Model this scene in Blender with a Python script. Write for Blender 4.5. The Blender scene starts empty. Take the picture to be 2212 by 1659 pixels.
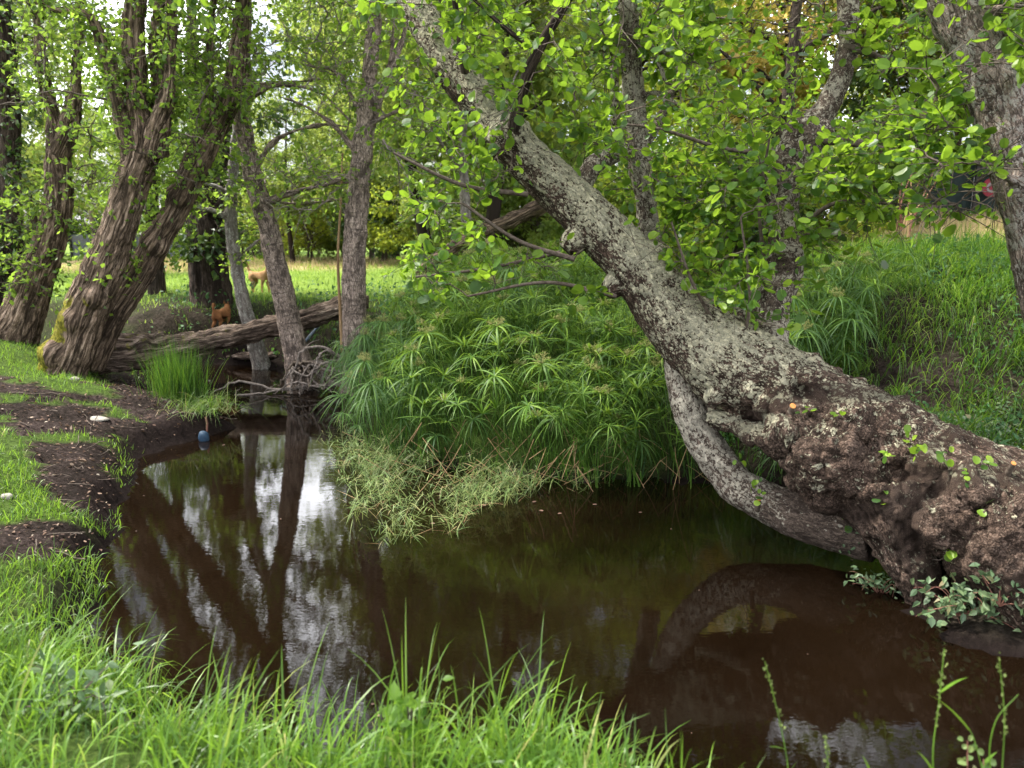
import bpy, math
import numpy as np
from mathutils import Vector, Matrix

sc = bpy.context.scene
COL = sc.collection
rng = np.random.default_rng(11)
PI = math.pi

# ------------------------------------------------------------------ camera model (2212 x 1659 reading of the photograph)
H, PITCH, F, CX, CY = 2.05, math.radians(11.2), 1671.0, 1106.0, 829.5
SP, CP = math.sin(PITCH), math.cos(PITCH)

def ray(px, py):
    a = (px - CX) / F; b = (CY - py) / F
    return np.array([a, CP + b * SP, -SP + b * CP])
PK = 1.0
def P(px, py, Y):
    Y = Y * PK; d = ray(px, py); return np.array([0, 0, H]) + d * (Y / d[1])
def G(px, py, z=0.0):
    d = ray(px, py); return np.array([0, 0, H]) + d * ((z - H) / d[2])
def proj(p):
    p = np.atleast_2d(p) - np.array([0, 0, H])
    dep = p[:, 1] * CP - p[:, 2] * SP
    up = p[:, 1] * SP + p[:, 2] * CP
    dep = np.where(dep < .05, .05, dep)
    return CX + F * p[:, 0] / dep, CY - F * up / dep

cam_d = bpy.data.cameras.new("camera"); cam = bpy.data.objects.new("camera", cam_d); COL.objects.link(cam)
cam.location = (0, 0, H); cam.rotation_euler = (PI / 2 - PITCH, 0, 0)
cam_d.sensor_width = 36; cam_d.lens = 36 * F / 2212; cam_d.clip_end = 2000; cam_d.clip_start = .05
cam_d.dof.use_dof = True; cam_d.dof.focus_distance = 5.6; cam_d.dof.aperture_fstop = 2.2
sc.camera = cam

# ------------------------------------------------------------------ noise
def _hash(i, j, k):
    h = (i.astype(np.int64) * 374761393 + j.astype(np.int64) * 668265263 + k.astype(np.int64) * 2147483647) & 0xffffffff
    h = ((h ^ (h >> 13)) * 1274126177) & 0xffffffff
    h = ((h ^ (h >> 16)) * 2246822519) & 0xffffffff
    return ((h ^ (h >> 15)) & 0xffffff) / float(0xffffff)
def vnoise(p):
    p = np.asarray(p, float); i = np.floor(p).astype(np.int64); f = p - i; f = f * f * (3 - 2 * f)
    out = 0
    for a in (0, 1):
        for b in (0, 1):
            for c in (0, 1):
                w = (f[:, 0] if a else 1 - f[:, 0]) * (f[:, 1] if b else 1 - f[:, 1]) * (f[:, 2] if c else 1 - f[:, 2])
                out = out + w * _hash(i[:, 0] + a, i[:, 1] + b, i[:, 2] + c)
    return out * 2 - 1
def fbm(p, o=4):
    p = np.asarray(p, float); s = 0; a = 1
    for k in range(o):
        s = s + a * vnoise(p + 17.3 * k); p = p * 2.03; a *= .5
    return s
def fbm2(x, y, sc_, o=4, off=0.0):
    return fbm(np.stack([x * sc_, y * sc_, np.full_like(x, off)], 1), o)
def worley(p):
    """Distance to the nearest jittered lattice point."""
    i = np.floor(p).astype(np.int64); best = np.full(len(p), 9.)
    for a in (-1, 0, 1):
        for b in (-1, 0, 1):
            for c in (-1, 0, 1):
                j = i + np.array([a, b, c]); q = j + np.stack([_hash(j[:, 0], j[:, 1], j[:, 2] + 57 * k) for k in range(3)], 1)
                best = np.minimum(best, np.linalg.norm(q - p, axis=1))
    return best
def knobs(p, k, r): return np.sqrt(np.clip(1 - (worley(p * k) / r) ** 2, 0, 1))
def sstep(t):
    t = np.clip(t, 0, 1); return t * t * (3 - 2 * t)
def unit(v):
    return v / np.maximum(np.linalg.norm(v, axis=-1, keepdims=True), 1e-9)
def runit(n, r=None):
    return unit((r or rng).normal(size=(n, 3)))

# ------------------------------------------------------------------ mesh building
class MB:
    def __init__(s): s.V = []; s.F = []; s.n = 0
    def add(s, V, F, mi=0):
        V = np.asarray(V, float).reshape(-1, 3); F = np.asarray(F, np.int64)
        if len(V) == 0 or len(F) == 0: return
        s.V.append(V); s.F.append((F + s.n, mi)); s.n += len(V)
    def mesh(s, name, mats, smooth=True):
        me = bpy.data.meshes.new(name); V = np.concatenate(s.V)
        me.vertices.add(len(V)); me.vertices.foreach_set("co", V.astype(np.float32).ravel())
        tot = np.concatenate([np.full(len(f), f.shape[1]) for f, _ in s.F])
        lv = np.concatenate([f.ravel() for f, _ in s.F]); mi = np.concatenate([np.full(len(f), m) for f, m in s.F])
        me.loops.add(len(lv)); me.loops.foreach_set("vertex_index", lv.astype(np.int32))
        me.polygons.add(len(tot))
        st = np.concatenate([[0], np.cumsum(tot)[:-1]])
        me.polygons.foreach_set("loop_start", st.astype(np.int32))
        me.polygons.foreach_set("loop_total", tot.astype(np.int32))
        me.polygons.foreach_set("material_index", mi.astype(np.int32))
        me.polygons.foreach_set("use_smooth", np.full(len(tot), smooth))
        for m in (mats if isinstance(mats, (list, tuple)) else [mats]): me.materials.append(m)
        me.update(calc_edges=True); me.validate()
        return me
    def build(s, name, mats, parent=None, smooth=True, loc=None):
        o = bpy.data.objects.new(name, s.mesh(name, mats, smooth)); COL.objects.link(o)
        if parent is not None: o.parent = parent; o.matrix_parent_inverse = Matrix.Translation(parent.location).inverted()
        return o

def tag(o, label=None, cat=None, group=None, kind=None):
    if label: o["label"] = label
    if cat: o["category"] = cat
    if group: o["group"] = group
    if kind: o["kind"] = kind
    return o
def empty(name, loc, label, cat, group=None):
    o = bpy.data.objects.new(name, None); COL.objects.link(o); o.location = [float(a) for a in loc]; o.empty_display_size = .1
    return tag(o, label, cat, group)
def dup(root, loc, rotz=0., scale=1., label=None, group=None, tilt=(0, 0)):
    r = root.copy(); COL.objects.link(r); r.location = [float(a) for a in loc]; r.rotation_euler = (tilt[0], tilt[1], rotz)
    r.scale = (scale,) * 3 if np.isscalar(scale) else scale
    if label: r["label"] = label
    if group: r["group"] = group
    for ch in root.children:
        c = ch.copy(); COL.objects.link(c); c.parent = r
        for g in ch.children:
            d = g.copy(); COL.objects.link(d); d.parent = c
    return r

def spline(pts, n):
    """Catmull-Rom through the rows of pts (any width)."""
    p = np.asarray(pts, float); p = np.vstack([2 * p[0] - p[1], p, 2 * p[-1] - p[-2]])
    m = len(p) - 3; t = np.linspace(0, m, n); i = np.minimum(t.astype(int), m - 1); u = (t - i)[:, None]
    a, b, c, d = p[i], p[i + 1], p[i + 2], p[i + 3]
    return .5 * (2 * b + (c - a) * u + (2 * a - 5 * b + 4 * c - d) * u * u + (3 * b - a - 3 * c + d) * u ** 3)

def tubes(Pt, Rr, seg=4, caps=False):
    """Many tubes at once. Pt (B,n,3), Rr (B,n)."""
    Pt = np.asarray(Pt, float); Rr = np.asarray(Rr, float)
    B, n, _ = Pt.shape
    T = unit(np.gradient(Pt, axis=1))
    m = unit(Pt[:, -1] - Pt[:, 0] + 1e-6)
    ref = np.where(np.abs(m[:, 2:3]) > .8, np.array([[1., 0, 0]]), np.array([[0, 0, 1.]]))[:, None, :]
    ref = np.broadcast_to(ref, Pt.shape)
    U = unit(np.cross(T, ref)); W = np.cross(T, U)
    a = np.linspace(0, 2 * PI, seg, endpoint=False)
    V = Pt[:, :, None, :] + Rr[:, :, None, None] * (np.cos(a)[None, None, :, None] * U[:, :, None, :] + np.sin(a)[None, None, :, None] * W[:, :, None, :])
    idx = np.arange(B * n * seg).reshape(B, n, seg)
    nx = np.roll(idx, -1, axis=2)
    Fq = np.stack([idx[:, :-1], nx[:, :-1], nx[:, 1:], idx[:, 1:]], -1).reshape(-1, 4)
    return V.reshape(-1, 3), Fq

def uvsphere(c, r, seg=14, rings=8):
    r = np.ones(3) * r
    th = np.linspace(0, PI, rings + 1)[1:-1]; ph = np.linspace(0, 2 * PI, seg, endpoint=False)
    V = [[0, 0, 1]] + [[math.sin(t) * math.cos(p), math.sin(t) * math.sin(p), math.cos(t)] for t in th for p in ph] + [[0, 0, -1]]
    Fq = []; Ft = []
    for j in range(seg):
        Ft.append([0, 1 + j, 1 + (j + 1) % seg])
        e = 1 + (rings - 2) * seg
        Ft.append([e + seg, e + (j + 1) % seg, e + j])
        for i in range(rings - 2):
            a = 1 + i * seg
            Fq.append([a + j, a + seg + j, a + seg + (j + 1) % seg, a + (j + 1) % seg])
    return np.array(V) * r + np.array(c), np.array(Fq), np.array(Ft)

# ------------------------------------------------------------------ materials
class NT:
    def __init__(s, name):
        s.m = bpy.data.materials.new(name); s.m.use_nodes = True; s.t = s.m.node_tree; s.t.nodes.clear()
        s.out = s.n("ShaderNodeOutputMaterial")
    def n(s, typ, **kw):
        x = s.t.nodes.new(typ)
        for k, v in kw.items():
            if k.startswith("i_"):
                key = k[2:]; key = int(key) if key.isdigit() else key.replace("_", " ")
                x.inputs[key].default_value = v
            else: setattr(x, k, v)
        return x
    def l(s, a, b): s.t.links.new(a, b)
    def ramp(s, fac, stops):
        r = s.n("ShaderNodeValToRGB"); e = r.color_ramp.elements
        while len(e) < len(stops): e.new(.5)
        for q, (p, c) in zip(e, stops): q.position = p; q.color = (*c, 1) if len(c) == 3 else c
        s.l(fac, r.inputs[0]); return r.outputs[0]
    def mix(s, fac, a, b, typ="MIX"):
        x = s.n("ShaderNodeMix", data_type="RGBA", blend_type=typ)
        for v, q in ((fac, x.inputs[0]), (a, x.inputs[6]), (b, x.inputs[7])):
            if hasattr(v, "is_linked"): s.l(v, q)
            else: q.default_value = v if not isinstance(v, tuple) else (*v, 1)
        return x.outputs[2]
    def noise(s, vec, scale, detail=4, rough=.55, dist=0):
        x = s.n("ShaderNodeTexNoise"); x.inputs["Scale"].default_value = scale; x.inputs["Detail"].default_value = detail
        x.inputs["Roughness"].default_value = rough; x.inputs["Distortion"].default_value = dist
        if vec is not None: s.l(vec, x.inputs["Vector"])
        return x.outputs["Fac"]
    def math(s, op, a, b=0., c=0.):
        x = s.n("ShaderNodeMath", operation=op)
        for v, q in zip((a, b, c), x.inputs):
            if hasattr(v, "is_linked"): s.l(v, q)
            else: q.default_value = v
        return x.outputs[0]
    def attr(s, nm, vec=False):
        x = s.n("ShaderNodeAttribute", attribute_name=nm); return x.outputs["Vector" if vec else "Fac"]
    def scale(s, vec, xyz):
        x = s.n("ShaderNodeMapping"); s.l(vec, x.inputs[0]); x.inputs["Scale"].default_value = xyz; return x.outputs[0]
    def bsdf(s, col, rough=.8, spec=.3, bump=None, bs=.3, bd=.02, **kw):
        b = s.n("ShaderNodeBsdfPrincipled")
        if hasattr(col, "is_linked"): s.l(col, b.inputs["Base Color"])
        else: b.inputs["Base Color"].default_value = (*col, 1)
        if hasattr(rough, "is_linked"): s.l(rough, b.inputs["Roughness"])
        else: b.inputs["Roughness"].default_value = rough
        b.inputs["Specular IOR Level"].default_value = spec
        for k, v in kw.items(): b.inputs[k.replace("_", " ")].default_value = v
        if bump is not None:
            q = s.n("ShaderNodeBump"); q.inputs["Strength"].default_value = bs; q.inputs["Distance"].default_value = bd
            s.l(bump, q.inputs["Height"]); s.l(q.outputs[0], b.inputs["Normal"])
        return b.outputs[0]
    def done(s, sh): s.l(sh, s.out.inputs[0]); return s.m

def leaf_mat(name, stops, transl=.4, tcol=(.35, .5, .05), rough=.42, spec=.35):
    t = NT(name); g = t.n("ShaderNodeNewGeometry")
    c = t.ramp(g.outputs["Random Per Island"], stops)
    pos = t.n("ShaderNodeTexCoord").outputs["Object"]
    c = t.mix(t.ramp(t.noise(pos, 1.6, 3), [(.42, (0, 0, 0)), (.68, (.75, .75, .75))]), c, tuple(x * .5 for x in stops[0][1]))
    b = t.bsdf(c, rough, spec)
    tr = t.n("ShaderNodeBsdfTranslucent")
    t.l(t.mix(.6, c, tcol), tr.inputs[0])
    mx = t.n("ShaderNodeMixShader"); mx.inputs[0].default_value = transl
    t.l(b, mx.inputs[1]); t.l(tr.outputs[0], mx.inputs[2])
    return t.done(mx.outputs[0])

def bark_mat(name, dark, mid, light, lich=None, lich_amt=.5, moss=None, ring=False, fur=1.0, fs=13., stretch=.2):
    """bk = (cos*r, sin*r, s): bark space of the trunk it lies on. lf = lichen weight, ms = moss weight, cv = crevice depth."""
    t = NT(name); bk = t.attr("bk", True); v = t.scale(bk, (1, 1, stretch)); mv_ = t.n("ShaderNodeMix", data_type="VECTOR"); t.l(t.attr("bw"), mv_.inputs[0]); t.l(v, mv_.inputs[4]); t.l(t.scale(t.n("ShaderNodeTexCoord").outputs["Object"], (.9, .9, .9)), mv_.inputs[5]); v = mv_.outputs[1]; cv = t.attr("cv")
    fis = lambda sc_, wd, d=1.0: t.ramp(t.math("ABSOLUTE", t.math("SUBTRACT", t.noise(v, sc_, 3, .6, d), .5)), [(0, (0, 0, 0)), (wd, (1, 1, 1))])
    f1 = fis(fs, .055); f2 = fis(fs * 2.6, .05, .6); n2 = t.noise(v, fs * 5, 5, .7); n3 = t.noise(bk, 2.6, 4, .6); n4 = t.noise(bk, 150, 3, .7)
    plate = t.math("MULTIPLY", f1, t.math("ADD", t.math("MULTIPLY", f2, .55), .45))
    c = t.ramp(t.math("ADD", t.math("MULTIPLY", n2, .7), t.math("MULTIPLY", n3, .3)), [(.38, tuple(.55 * x + .45 * y for x, y in zip(mid, dark))), (.5, mid), (.62, light)])
    c = t.mix(t.ramp(n4, [(.35, (.55,) * 3), (.5, (0, 0, 0))]), c, dark)
    c = t.mix(plate, dark, c)
    c = t.mix(t.ramp(cv, [(.1, (.85, .85, .85)), (.42, (0, 0, 0))]), c, dark)
    hh = t.math("ADD", t.math("MULTIPLY", plate, .6), t.math("ADD", t.math("MULTIPLY", n2, .3), t.math("MULTIPLY", n4, .15)))
    if ring:
        w = t.noise(t.scale(bk, (.9, .9, 7)), 5, 5, .65, .3)
        c = t.mix(t.ramp(w, [(.56, (0, 0, 0)), (.64, (.75, .75, .75))]), c, dark); hh = t.math("SUBTRACT", hh, t.math("MULTIPLY", w, .3))
    if lich:
        nv = t.n("ShaderNodeTexNoise"); nv.inputs["Scale"].default_value = 45; nv.inputs["Detail"].default_value = 3; t.l(bk, nv.inputs["Vector"])
        va = t.n("ShaderNodeVectorMath", operation="MULTIPLY_ADD"); t.l(nv.outputs["Color"], va.inputs[0]); va.inputs[1].default_value = (.03, .03, .03); t.l(t.scale(bk, (1, 1, .8)), va.inputs[2])
        e = t.math("MULTIPLY", t.math("SUBTRACT", t.noise(bk, 4.5, 4, .65), .5), 2.3)
        cov = t.math("ADD", t.math("ADD", t.attr("lf"), lich_amt - .7), e)
        m = None; col = None
        for sc_ in (38, 95):
            vo = t.n("ShaderNodeTexVoronoi"); vo.inputs["Scale"].default_value = sc_; t.l(va.outputs[0], vo.inputs["Vector"])
            sp = t.n("ShaderNodeSeparateColor"); t.l(vo.outputs["Color"], sp.inputs[0])
            q = t.math("SUBTRACT", t.math("ADD", cov, t.math("MULTIPLY", t.math("SUBTRACT", .42, vo.outputs["Distance"]), .9)), sp.outputs[0])
            q = t.math("SUBTRACT", q, t.math("MULTIPLY", t.math("SUBTRACT", 1., plate), .35))
            q = t.ramp(q, [(.02, (0, 0, 0)), (.16, (1, 1, 1))]); lc = t.ramp(sp.outputs[1], [(.0, lich[0]), (.5, lich[1]), (1, lich[2])])
            m = q if m is None else t.math("MAXIMUM", m, t.math("MULTIPLY", q, .85)); col = lc if col is None else t.mix(.5, col, lc)
        col = t.mix(t.ramp(t.noise(bk, 210, 3, .7), [(.35, (.6,) * 3), (.55, (0, 0, 0))]), col, lich[0])
        c = t.mix(t.math("MULTIPLY", m, .93), c, col); hh = t.math("ADD", hh, t.math("MULTIPLY", m, .25))
    if moss:
        f = t.math("ADD", t.math("MULTIPLY", t.noise(bk, 9, 5, .65), .9), t.math("SUBTRACT", t.attr("ms"), .5))
        f = t.ramp(f, [(.62, (0, 0, 0)), (.78, (1, 1, 1))])
        c = t.mix(f, c, t.ramp(t.noise(bk, 30, 3), [(.35, moss[0]), (.65, moss[1])]))
    return t.done(t.bsdf(c, .92, .12, hh, .9 * fur, .03))

def plain(name, a, b, scale=20, rough=.8, spec=.2, bs=.3, coord="Object"):
    t = NT(name); tc = t.n("ShaderNodeTexCoord").outputs[coord]
    n = t.noise(tc, scale, 5, .6)
    return t.done(t.bsdf(t.ramp(n, [(.35, a), (.65, b)]), rough, spec, n, bs, .01))

M = {}
M["alder_leaf"] = leaf_mat("alder leaf", [(0, (.022, .062, .014)), (.4, (.06, .135, .018)), (.75, (.15, .26, .022)), (1, (.25, .36, .04))], .5, (.34, .53, .035), .4, .3)
M["poplar_leaf"] = leaf_mat("poplar leaf", [(0, (.03, .07, .014)), (.5, (.1, .19, .022)), (1, (.24, .36, .045))], .55, (.4, .58, .07))
M["far_leaf"] = leaf_mat("far leaf", [(0, (.05, .1, .02)), (.5, (.15, .24, .04)), (1, (.32, .39, .09))], .5, (.45, .52, .1))
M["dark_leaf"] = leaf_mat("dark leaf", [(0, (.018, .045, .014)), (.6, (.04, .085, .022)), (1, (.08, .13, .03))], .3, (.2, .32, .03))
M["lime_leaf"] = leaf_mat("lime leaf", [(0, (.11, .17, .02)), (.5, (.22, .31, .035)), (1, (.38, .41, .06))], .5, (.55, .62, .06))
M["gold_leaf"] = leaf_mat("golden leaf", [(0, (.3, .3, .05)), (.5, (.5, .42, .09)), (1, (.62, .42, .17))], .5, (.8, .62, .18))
M["grass"] = leaf_mat("grass blade", [(0, (.045, .105, .015)), (.6, (.085, .18, .022)), (.93, (.14, .25, .03)), (1, (.3, .27, .1))], .4, (.3, .5, .04), .45, .3)
M["near_grass"] = leaf_mat("bright grass blade", [(0, (.035, .09, .012)), (.5, (.095, .2, .018)), (.95, (.19, .32, .04)), (1, (.4, .34, .12))], .42, (.35, .58, .05), .4, .35)
M["dark_grass"] = leaf_mat("deep grass blade", [(0, (.018, .055, .01)), (.6, (.045, .11, .015)), (1, (.1, .2, .026))], .3, (.16, .36, .025), .45, .3)  # deep green, darkened further to stand in for canopy shade on the far slope
M["dry_grass"] = leaf_mat("dry grass blade", [(0, (.34, .25, .13)), (.5, (.5, .38, .22)), (1, (.3, .32, .12))], .35, (.6, .48, .28), .6, .2)
M["meadow_grass"] = leaf_mat("meadow grass blade", [(0, (.12, .22, .03)), (.5, (.22, .35, .05)), (1, (.36, .44, .11))], .45, (.45, .6, .1), .5, .25)
M["sedge"] = leaf_mat("sedge leaf", [(0, (.028, .07, .014)), (.6, (.085, .17, .024)), (1, (.2, .31, .045))], .35, (.3, .46, .04), .5, .2)
M["blue_sedge"] = leaf_mat("blue green sedge leaf", [(0, (.03, .075, .022)), (.6, (.075, .15, .034)), (1, (.15, .25, .06))], .3, (.2, .38, .07), .5, .25)
M["sedge_bright"] = leaf_mat("young sedge leaf", [(0, (.09, .2, .02)), (1, (.17, .3, .04))], .4, (.36, .56, .05), .4, .4)
M["dead_sedge"] = leaf_mat("dead sedge stalk", [(0, (.2, .12, .06)), (.5, (.34, .22, .12)), (1, (.42, .32, .17))], .15, (.4, .28, .12), .7, .1)
M["water_grass"] = leaf_mat("pale creeping grass", [(0, (.07, .13, .035)), (.5, (.14, .21, .06)), (.88, (.24, .28, .1)), (1, (.32, .22, .12))], .3, (.35, .42, .12), .5, .3)
M["weed"] = leaf_mat("weed leaf", [(0, (.03, .08, .03)), (.6, (.06, .14, .05)), (1, (.1, .19, .045))], .28, (.18, .38, .06), .5, .2)
M["bramble"] = leaf_mat("bramble leaf", [(0, (.05, .09, .04)), (.5, (.1, .16, .07)), (.9, (.16, .22, .1)), (1, (.22, .13, .07))], .2, (.2, .3, .08), .45, .4)
M["seed"] = leaf_mat("seed head", [(0, (.14, .2, .05)), (1, (.2, .24, .08))], .3, (.3, .36, .1), .6, .2)
M["flower"] = leaf_mat("sedge flower", [(0, (.2, .22, .07)), (1, (.33, .32, .13))], .3, (.4, .4, .15), .7, .1)
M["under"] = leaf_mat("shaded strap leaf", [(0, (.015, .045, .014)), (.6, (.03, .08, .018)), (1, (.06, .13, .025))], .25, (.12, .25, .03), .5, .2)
M["twig"] = plain("twig bark", (.045, .032, .024), (.12, .095, .075), 40)
M["grey_twig"] = plain("grey twig bark", (.09, .075, .064), (.24, .2, .175), 30)
M["red_twig"] = plain("reddish cane", (.13, .05, .04), (.25, .13, .09), 30)
M["alder_bark"] = bark_mat("lichened alder bark", (.026, .017, .012), (.112, .074, .055), (.205, .15, .118), ((.2, .19, .14), (.4, .38, .27), (.58, .53, .36)), .66, None, False, 1., 24., .35)
M["limb_bark"] = bark_mat("pale alder bark", (.04, .029, .023), (.14, .105, .083), (.24, .185, .15), ((.24, .22, .175), (.38, .345, .275), (.54, .49, .39)), .62, None, False, .8, 26., .45)
M["furrowed"] = bark_mat("furrowed poplar bark", (.034, .024, .017), (.215, .152, .108), (.46, .345, .265), None, 0, ((.1, .1, .015), (.26, .23, .03)), False, 1.2, 9., .1)
M["dark_bark"] = bark_mat("dark trunk bark", (.022, .016, .013), (.075, .055, .043), (.14, .105, .085), None, 0, None, False, 1., 10., .12)
M["ringed"] = bark_mat("ringed grey brown bark", (.065, .05, .043), (.33, .252, .207), (.6, .49, .42), ((.28, .26, .23), (.36, .33, .29), (.46, .42, .37)), .35, None, True, .8, 16., .3)
M["pale_bark"] = bark_mat("pale thin bark", (.14, .12, .105), (.3, .265, .24), (.44, .41, .37), ((.36, .36, .32), (.44, .44, .4), (.52, .5, .45)), .5)
M["log"] = bark_mat("weathered log wood", (.035, .024, .018), (.2, .145, .115), (.48, .38, .31), None, 0, ((.1, .1, .02), (.22, .2, .04)), False, 1.2, 14., .08)
M["cut"] = plain("fresh cut wood", (.26, .1, .03), (.46, .2, .06), 160, .7)
M["dead_leaf"] = leaf_mat("dead leaf", [(0, (.045, .026, .02)), (.55, (.11, .066, .048)), (.88, (.22, .15, .105)), (1, (.42, .37, .29))], .1, (.4, .25, .1), .7, .15)

# ------------------------------------------------------------------ ground and water
WP = [G(x, y, .3)[:2] for x, y in ((1560, 1690), (1330, 1590), (1180, 1550), (900, 1520), (700, 1530), (600, 1500), (430, 1440), (270, 1370), (190, 1310), (180, 1270), (205, 1220))]
WP += [G(x, y)[:2] for x, y in ((250, 1140), (270, 1075), (300, 1000), (370, 965), (440, 950), (505, 925), (480, 893), (430, 868), (345, 858), (318, 835), (316, 812),
        (330, 800), (380, 790), (460, 786), (540, 788), (600, 800), (640, 828), (765, 826), (772, 870), (748, 930), (765, 985), (900, 1005), (1150, 1040), (1350, 1045), (1550, 1045),
        (1700, 1062), (1830, 1100), (1890, 1180), (1960, 1330), (2050, 1400), (2212, 1430), (2600, 1450), (3100, 1500))]
WP += [np.array(q) for q in ((6.5, 3.6), (11, 4.5), (11, 1.8), (6, 1.4), (3.2, 1.15), (1.9, 1.25))]
WP = np.array(WP)

def sdist(x, y):
    """Signed distance to the waterline: negative in the water."""
    p = np.stack([x, y], 1); a = WP; b = np.roll(WP, -1, 0)
    best = np.full(len(p), 1e9); inside = np.zeros(len(p), bool)
    for q, r in zip(a, b):
        e = r - q; w = p - q
        t = np.clip((w @ e) / (e @ e), 0, 1)
        best = np.minimum(best, np.hypot(w[:, 0] - t * e[0], w[:, 1] - t * e[1]))
        c = (q[1] <= p[:, 1]) != (r[1] <= p[:, 1])
        if r[1] != q[1]:
            xi = q[0] + (p[:, 1] - q[1]) * e[0] / e[1]
            inside ^= c & (p[:, 0] < xi)
    return np.where(inside, -best, best) + np.where(best < 1.2, .05 * fbm2(x, y, 3.1, 3, 2.) + .03 * fbm2(x, y, 11, 2, 4.), 0)

HC = np.array([(-3.6, 4.4, .55, 2.0), (-2.4, 3.0, .4, .8), (-.6, 1.5, .36, .35), (0, 0, .4, .4), (3, .4, .36, .4), (-5, 7.5, .62, 2.6), (-4.5, 10, .7, 1.8), (-4, 13, .85, 1.0), (-4.6, 12.1, .82, .5), (-8, 12, .85, 4),
               (-1.2, 14, .85, 1.8), (1, 13, .95, 2.2), (-1.4, 10.6, .75, 1.3), (.2, 9.2, .9, 1.7), (1.6, 8.2, .95, 1.7), (3.2, 8.3, 1.4, 1.9), (5, 9.5, 1.78, 1.9), (3.6, 6.2, 1.45, 2.0), (6.5, 6, 1.7, 1.9),
               (6, 4.2, 1.5, 1.9), (10, 10, 1.85, 4), (8, 16, 2.1, 4), (3, 15, 1.25, 4), (0, 30, .95, 5), (-15, 25, .85, 5), (-10, 5, .8, 3), (15, 40, 2, 5), (-10, -10, .6, 3), (10, -10, .6, 3), (30, 10, 2.1, 5), (-40, 60, .9, 5), (0, 90, 1., 5), (40, 70, 2, 5)])
def ground(x, y, sd=None):
    x = np.atleast_1d(np.asarray(x, float)); y = np.atleast_1d(np.asarray(y, float))
    if sd is None: sd = sdist(x, y)
    w = 1 / (((x[:, None] - HC[:, 0]) ** 2 + (y[:, None] - HC[:, 1]) ** 2) ** 1.6 + .02)
    w /= w.sum(1, keepdims=True)
    sh = w @ np.where((HC[:, 0] > 3) & (HC[:, 1] > 3) & (HC[:, 1] < 12), 1.5, 0.)
    Hh = w @ HC[:, 2]; Ww = w @ HC[:, 3]
    t = np.clip((sd - sh) / Ww, 0, 1); k = .24 * np.clip(sh, 0, 1)
    up = Hh * ((1 - k) * (.6 * sstep(t) + .4 * np.sin(t * PI / 2)) + k * sstep(sd / .7))
    up = up + .17 * sstep(sd / .22) * sstep((-1.6 - x) / .6) * sstep((y - 3.2) / .8) * sstep((9.3 - y) / 1.2) * (1 - .8 * np.clip(sd / 2.5, 0, 1))
    n = fbm2(x, y, .9, 3) * .05 * np.clip(sd / 1.0, 0, 1) + fbm2(x, y, 5, 4, 3.) * .03 * np.clip(sd / .2, 0, 1)
    dn = -.6 * sstep(-sd / 1.0) - .02
    return np.where(sd > 0, up + n, dn)

def inpoly(px, py, poly):
    ins = np.zeros(len(px), bool); poly = np.asarray(poly, float)
    for a, b in zip(poly, np.roll(poly, -1, 0)):
        if a[1] == b[1]: continue
        c = (a[1] <= py) != (b[1] <= py)
        ins ^= c & (px < a[0] + (py - a[1]) * (b[0] - a[0]) / (b[1] - a[1]))
    return ins
MUD_SHADE = [[(-400, 850), (60, 852), (210, 880), (330, 940), (520, 940), (520, 760), (200, 780), (230, 850), (110, 830), (-400, 800)],
       [(-400, 865), (100, 870), (230, 905), (430, 955), (300, 985), (200, 960), (110, 940), (-400, 890)],
       [(30, 960), (140, 975), (270, 1010), (300, 1100), (200, 1130), (150, 1060), (60, 1000)],
       [(-60, 1130), (90, 1120), (180, 1150), (230, 1200), (150, 1215), (40, 1190), (-60, 1185)],
       [(220, 770), (330, 640), (480, 650), (760, 700), (760, 830), (560, 780)],
       [(1800, 700), (1900, 650), (2030, 670), (2120, 800), (2060, 890), (1880, 870)]]  # last outline: shaded hollow of the far slope, painted as dark mud
def mud_shade(x, y, z):
    """1 where bare mud shows on the banks (a map of the bank, read off once)."""
    px, py = proj(np.stack([x, y, z], 1))
    jx = fbm2(x, y, 2.2, 4, 7.) * 62; jy = fbm2(x, y, 2.2, 4, 9.) * 30
    m = np.zeros(len(x))
    for k, q in enumerate(MUD_SHADE): m = np.maximum(m, inpoly(px + jx, py + jy, q) * (.75 if k == 5 else .7 if k == 4 else .97))
    m[y < 1.2] = 0
    return m

def wgrid(n, c, a, ext):
    b = math.asinh(ext / a); u = np.linspace(-1, 1, n); return c + a * np.sinh(b * u)
gx = wgrid(430, -.5, 2.2, 160); gy = wgrid(430, 5.0, 2.6, 170)
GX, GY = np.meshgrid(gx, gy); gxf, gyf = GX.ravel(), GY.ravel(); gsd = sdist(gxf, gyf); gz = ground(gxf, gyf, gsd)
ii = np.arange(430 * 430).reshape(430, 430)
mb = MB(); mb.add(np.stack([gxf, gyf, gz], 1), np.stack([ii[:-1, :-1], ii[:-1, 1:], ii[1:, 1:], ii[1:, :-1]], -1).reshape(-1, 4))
t = NT("bank soil"); tc = t.n("ShaderNodeTexCoord").outputs["Object"]
n1 = t.noise(tc, 3, 5); n2 = t.noise(tc, 28, 6, .65); n3 = t.noise(tc, 110, 4, .7)
mud = t.ramp(t.math("ADD", t.math("MULTIPLY", n2, .6), t.math("MULTIPLY", n1, .4)), [(.38, (.009, .0062, .0058)), (.5, (.027, .0185, .018)), (.62, (.066, .048, .046))])
mud = t.mix(t.ramp(n3, [(.6, (0, 0, 0)), (.7, (.7, .7, .7))]), mud, (.2, .12, .085))
grs = t.ramp(n2, [(.35, (.03, .05, .012)), (.65, (.085, .13, .03))])
dry = t.ramp(n2, [(.35, (.3, .22, .11)), (.65, (.46, .36, .2))])
mea = t.ramp(t.math("ADD", t.math("MULTIPLY", n2, .3), t.math("MULTIPLY", n1, .7)), [(.35, (.1, .17, .03)), (.65, (.2, .28, .06))])
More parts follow.
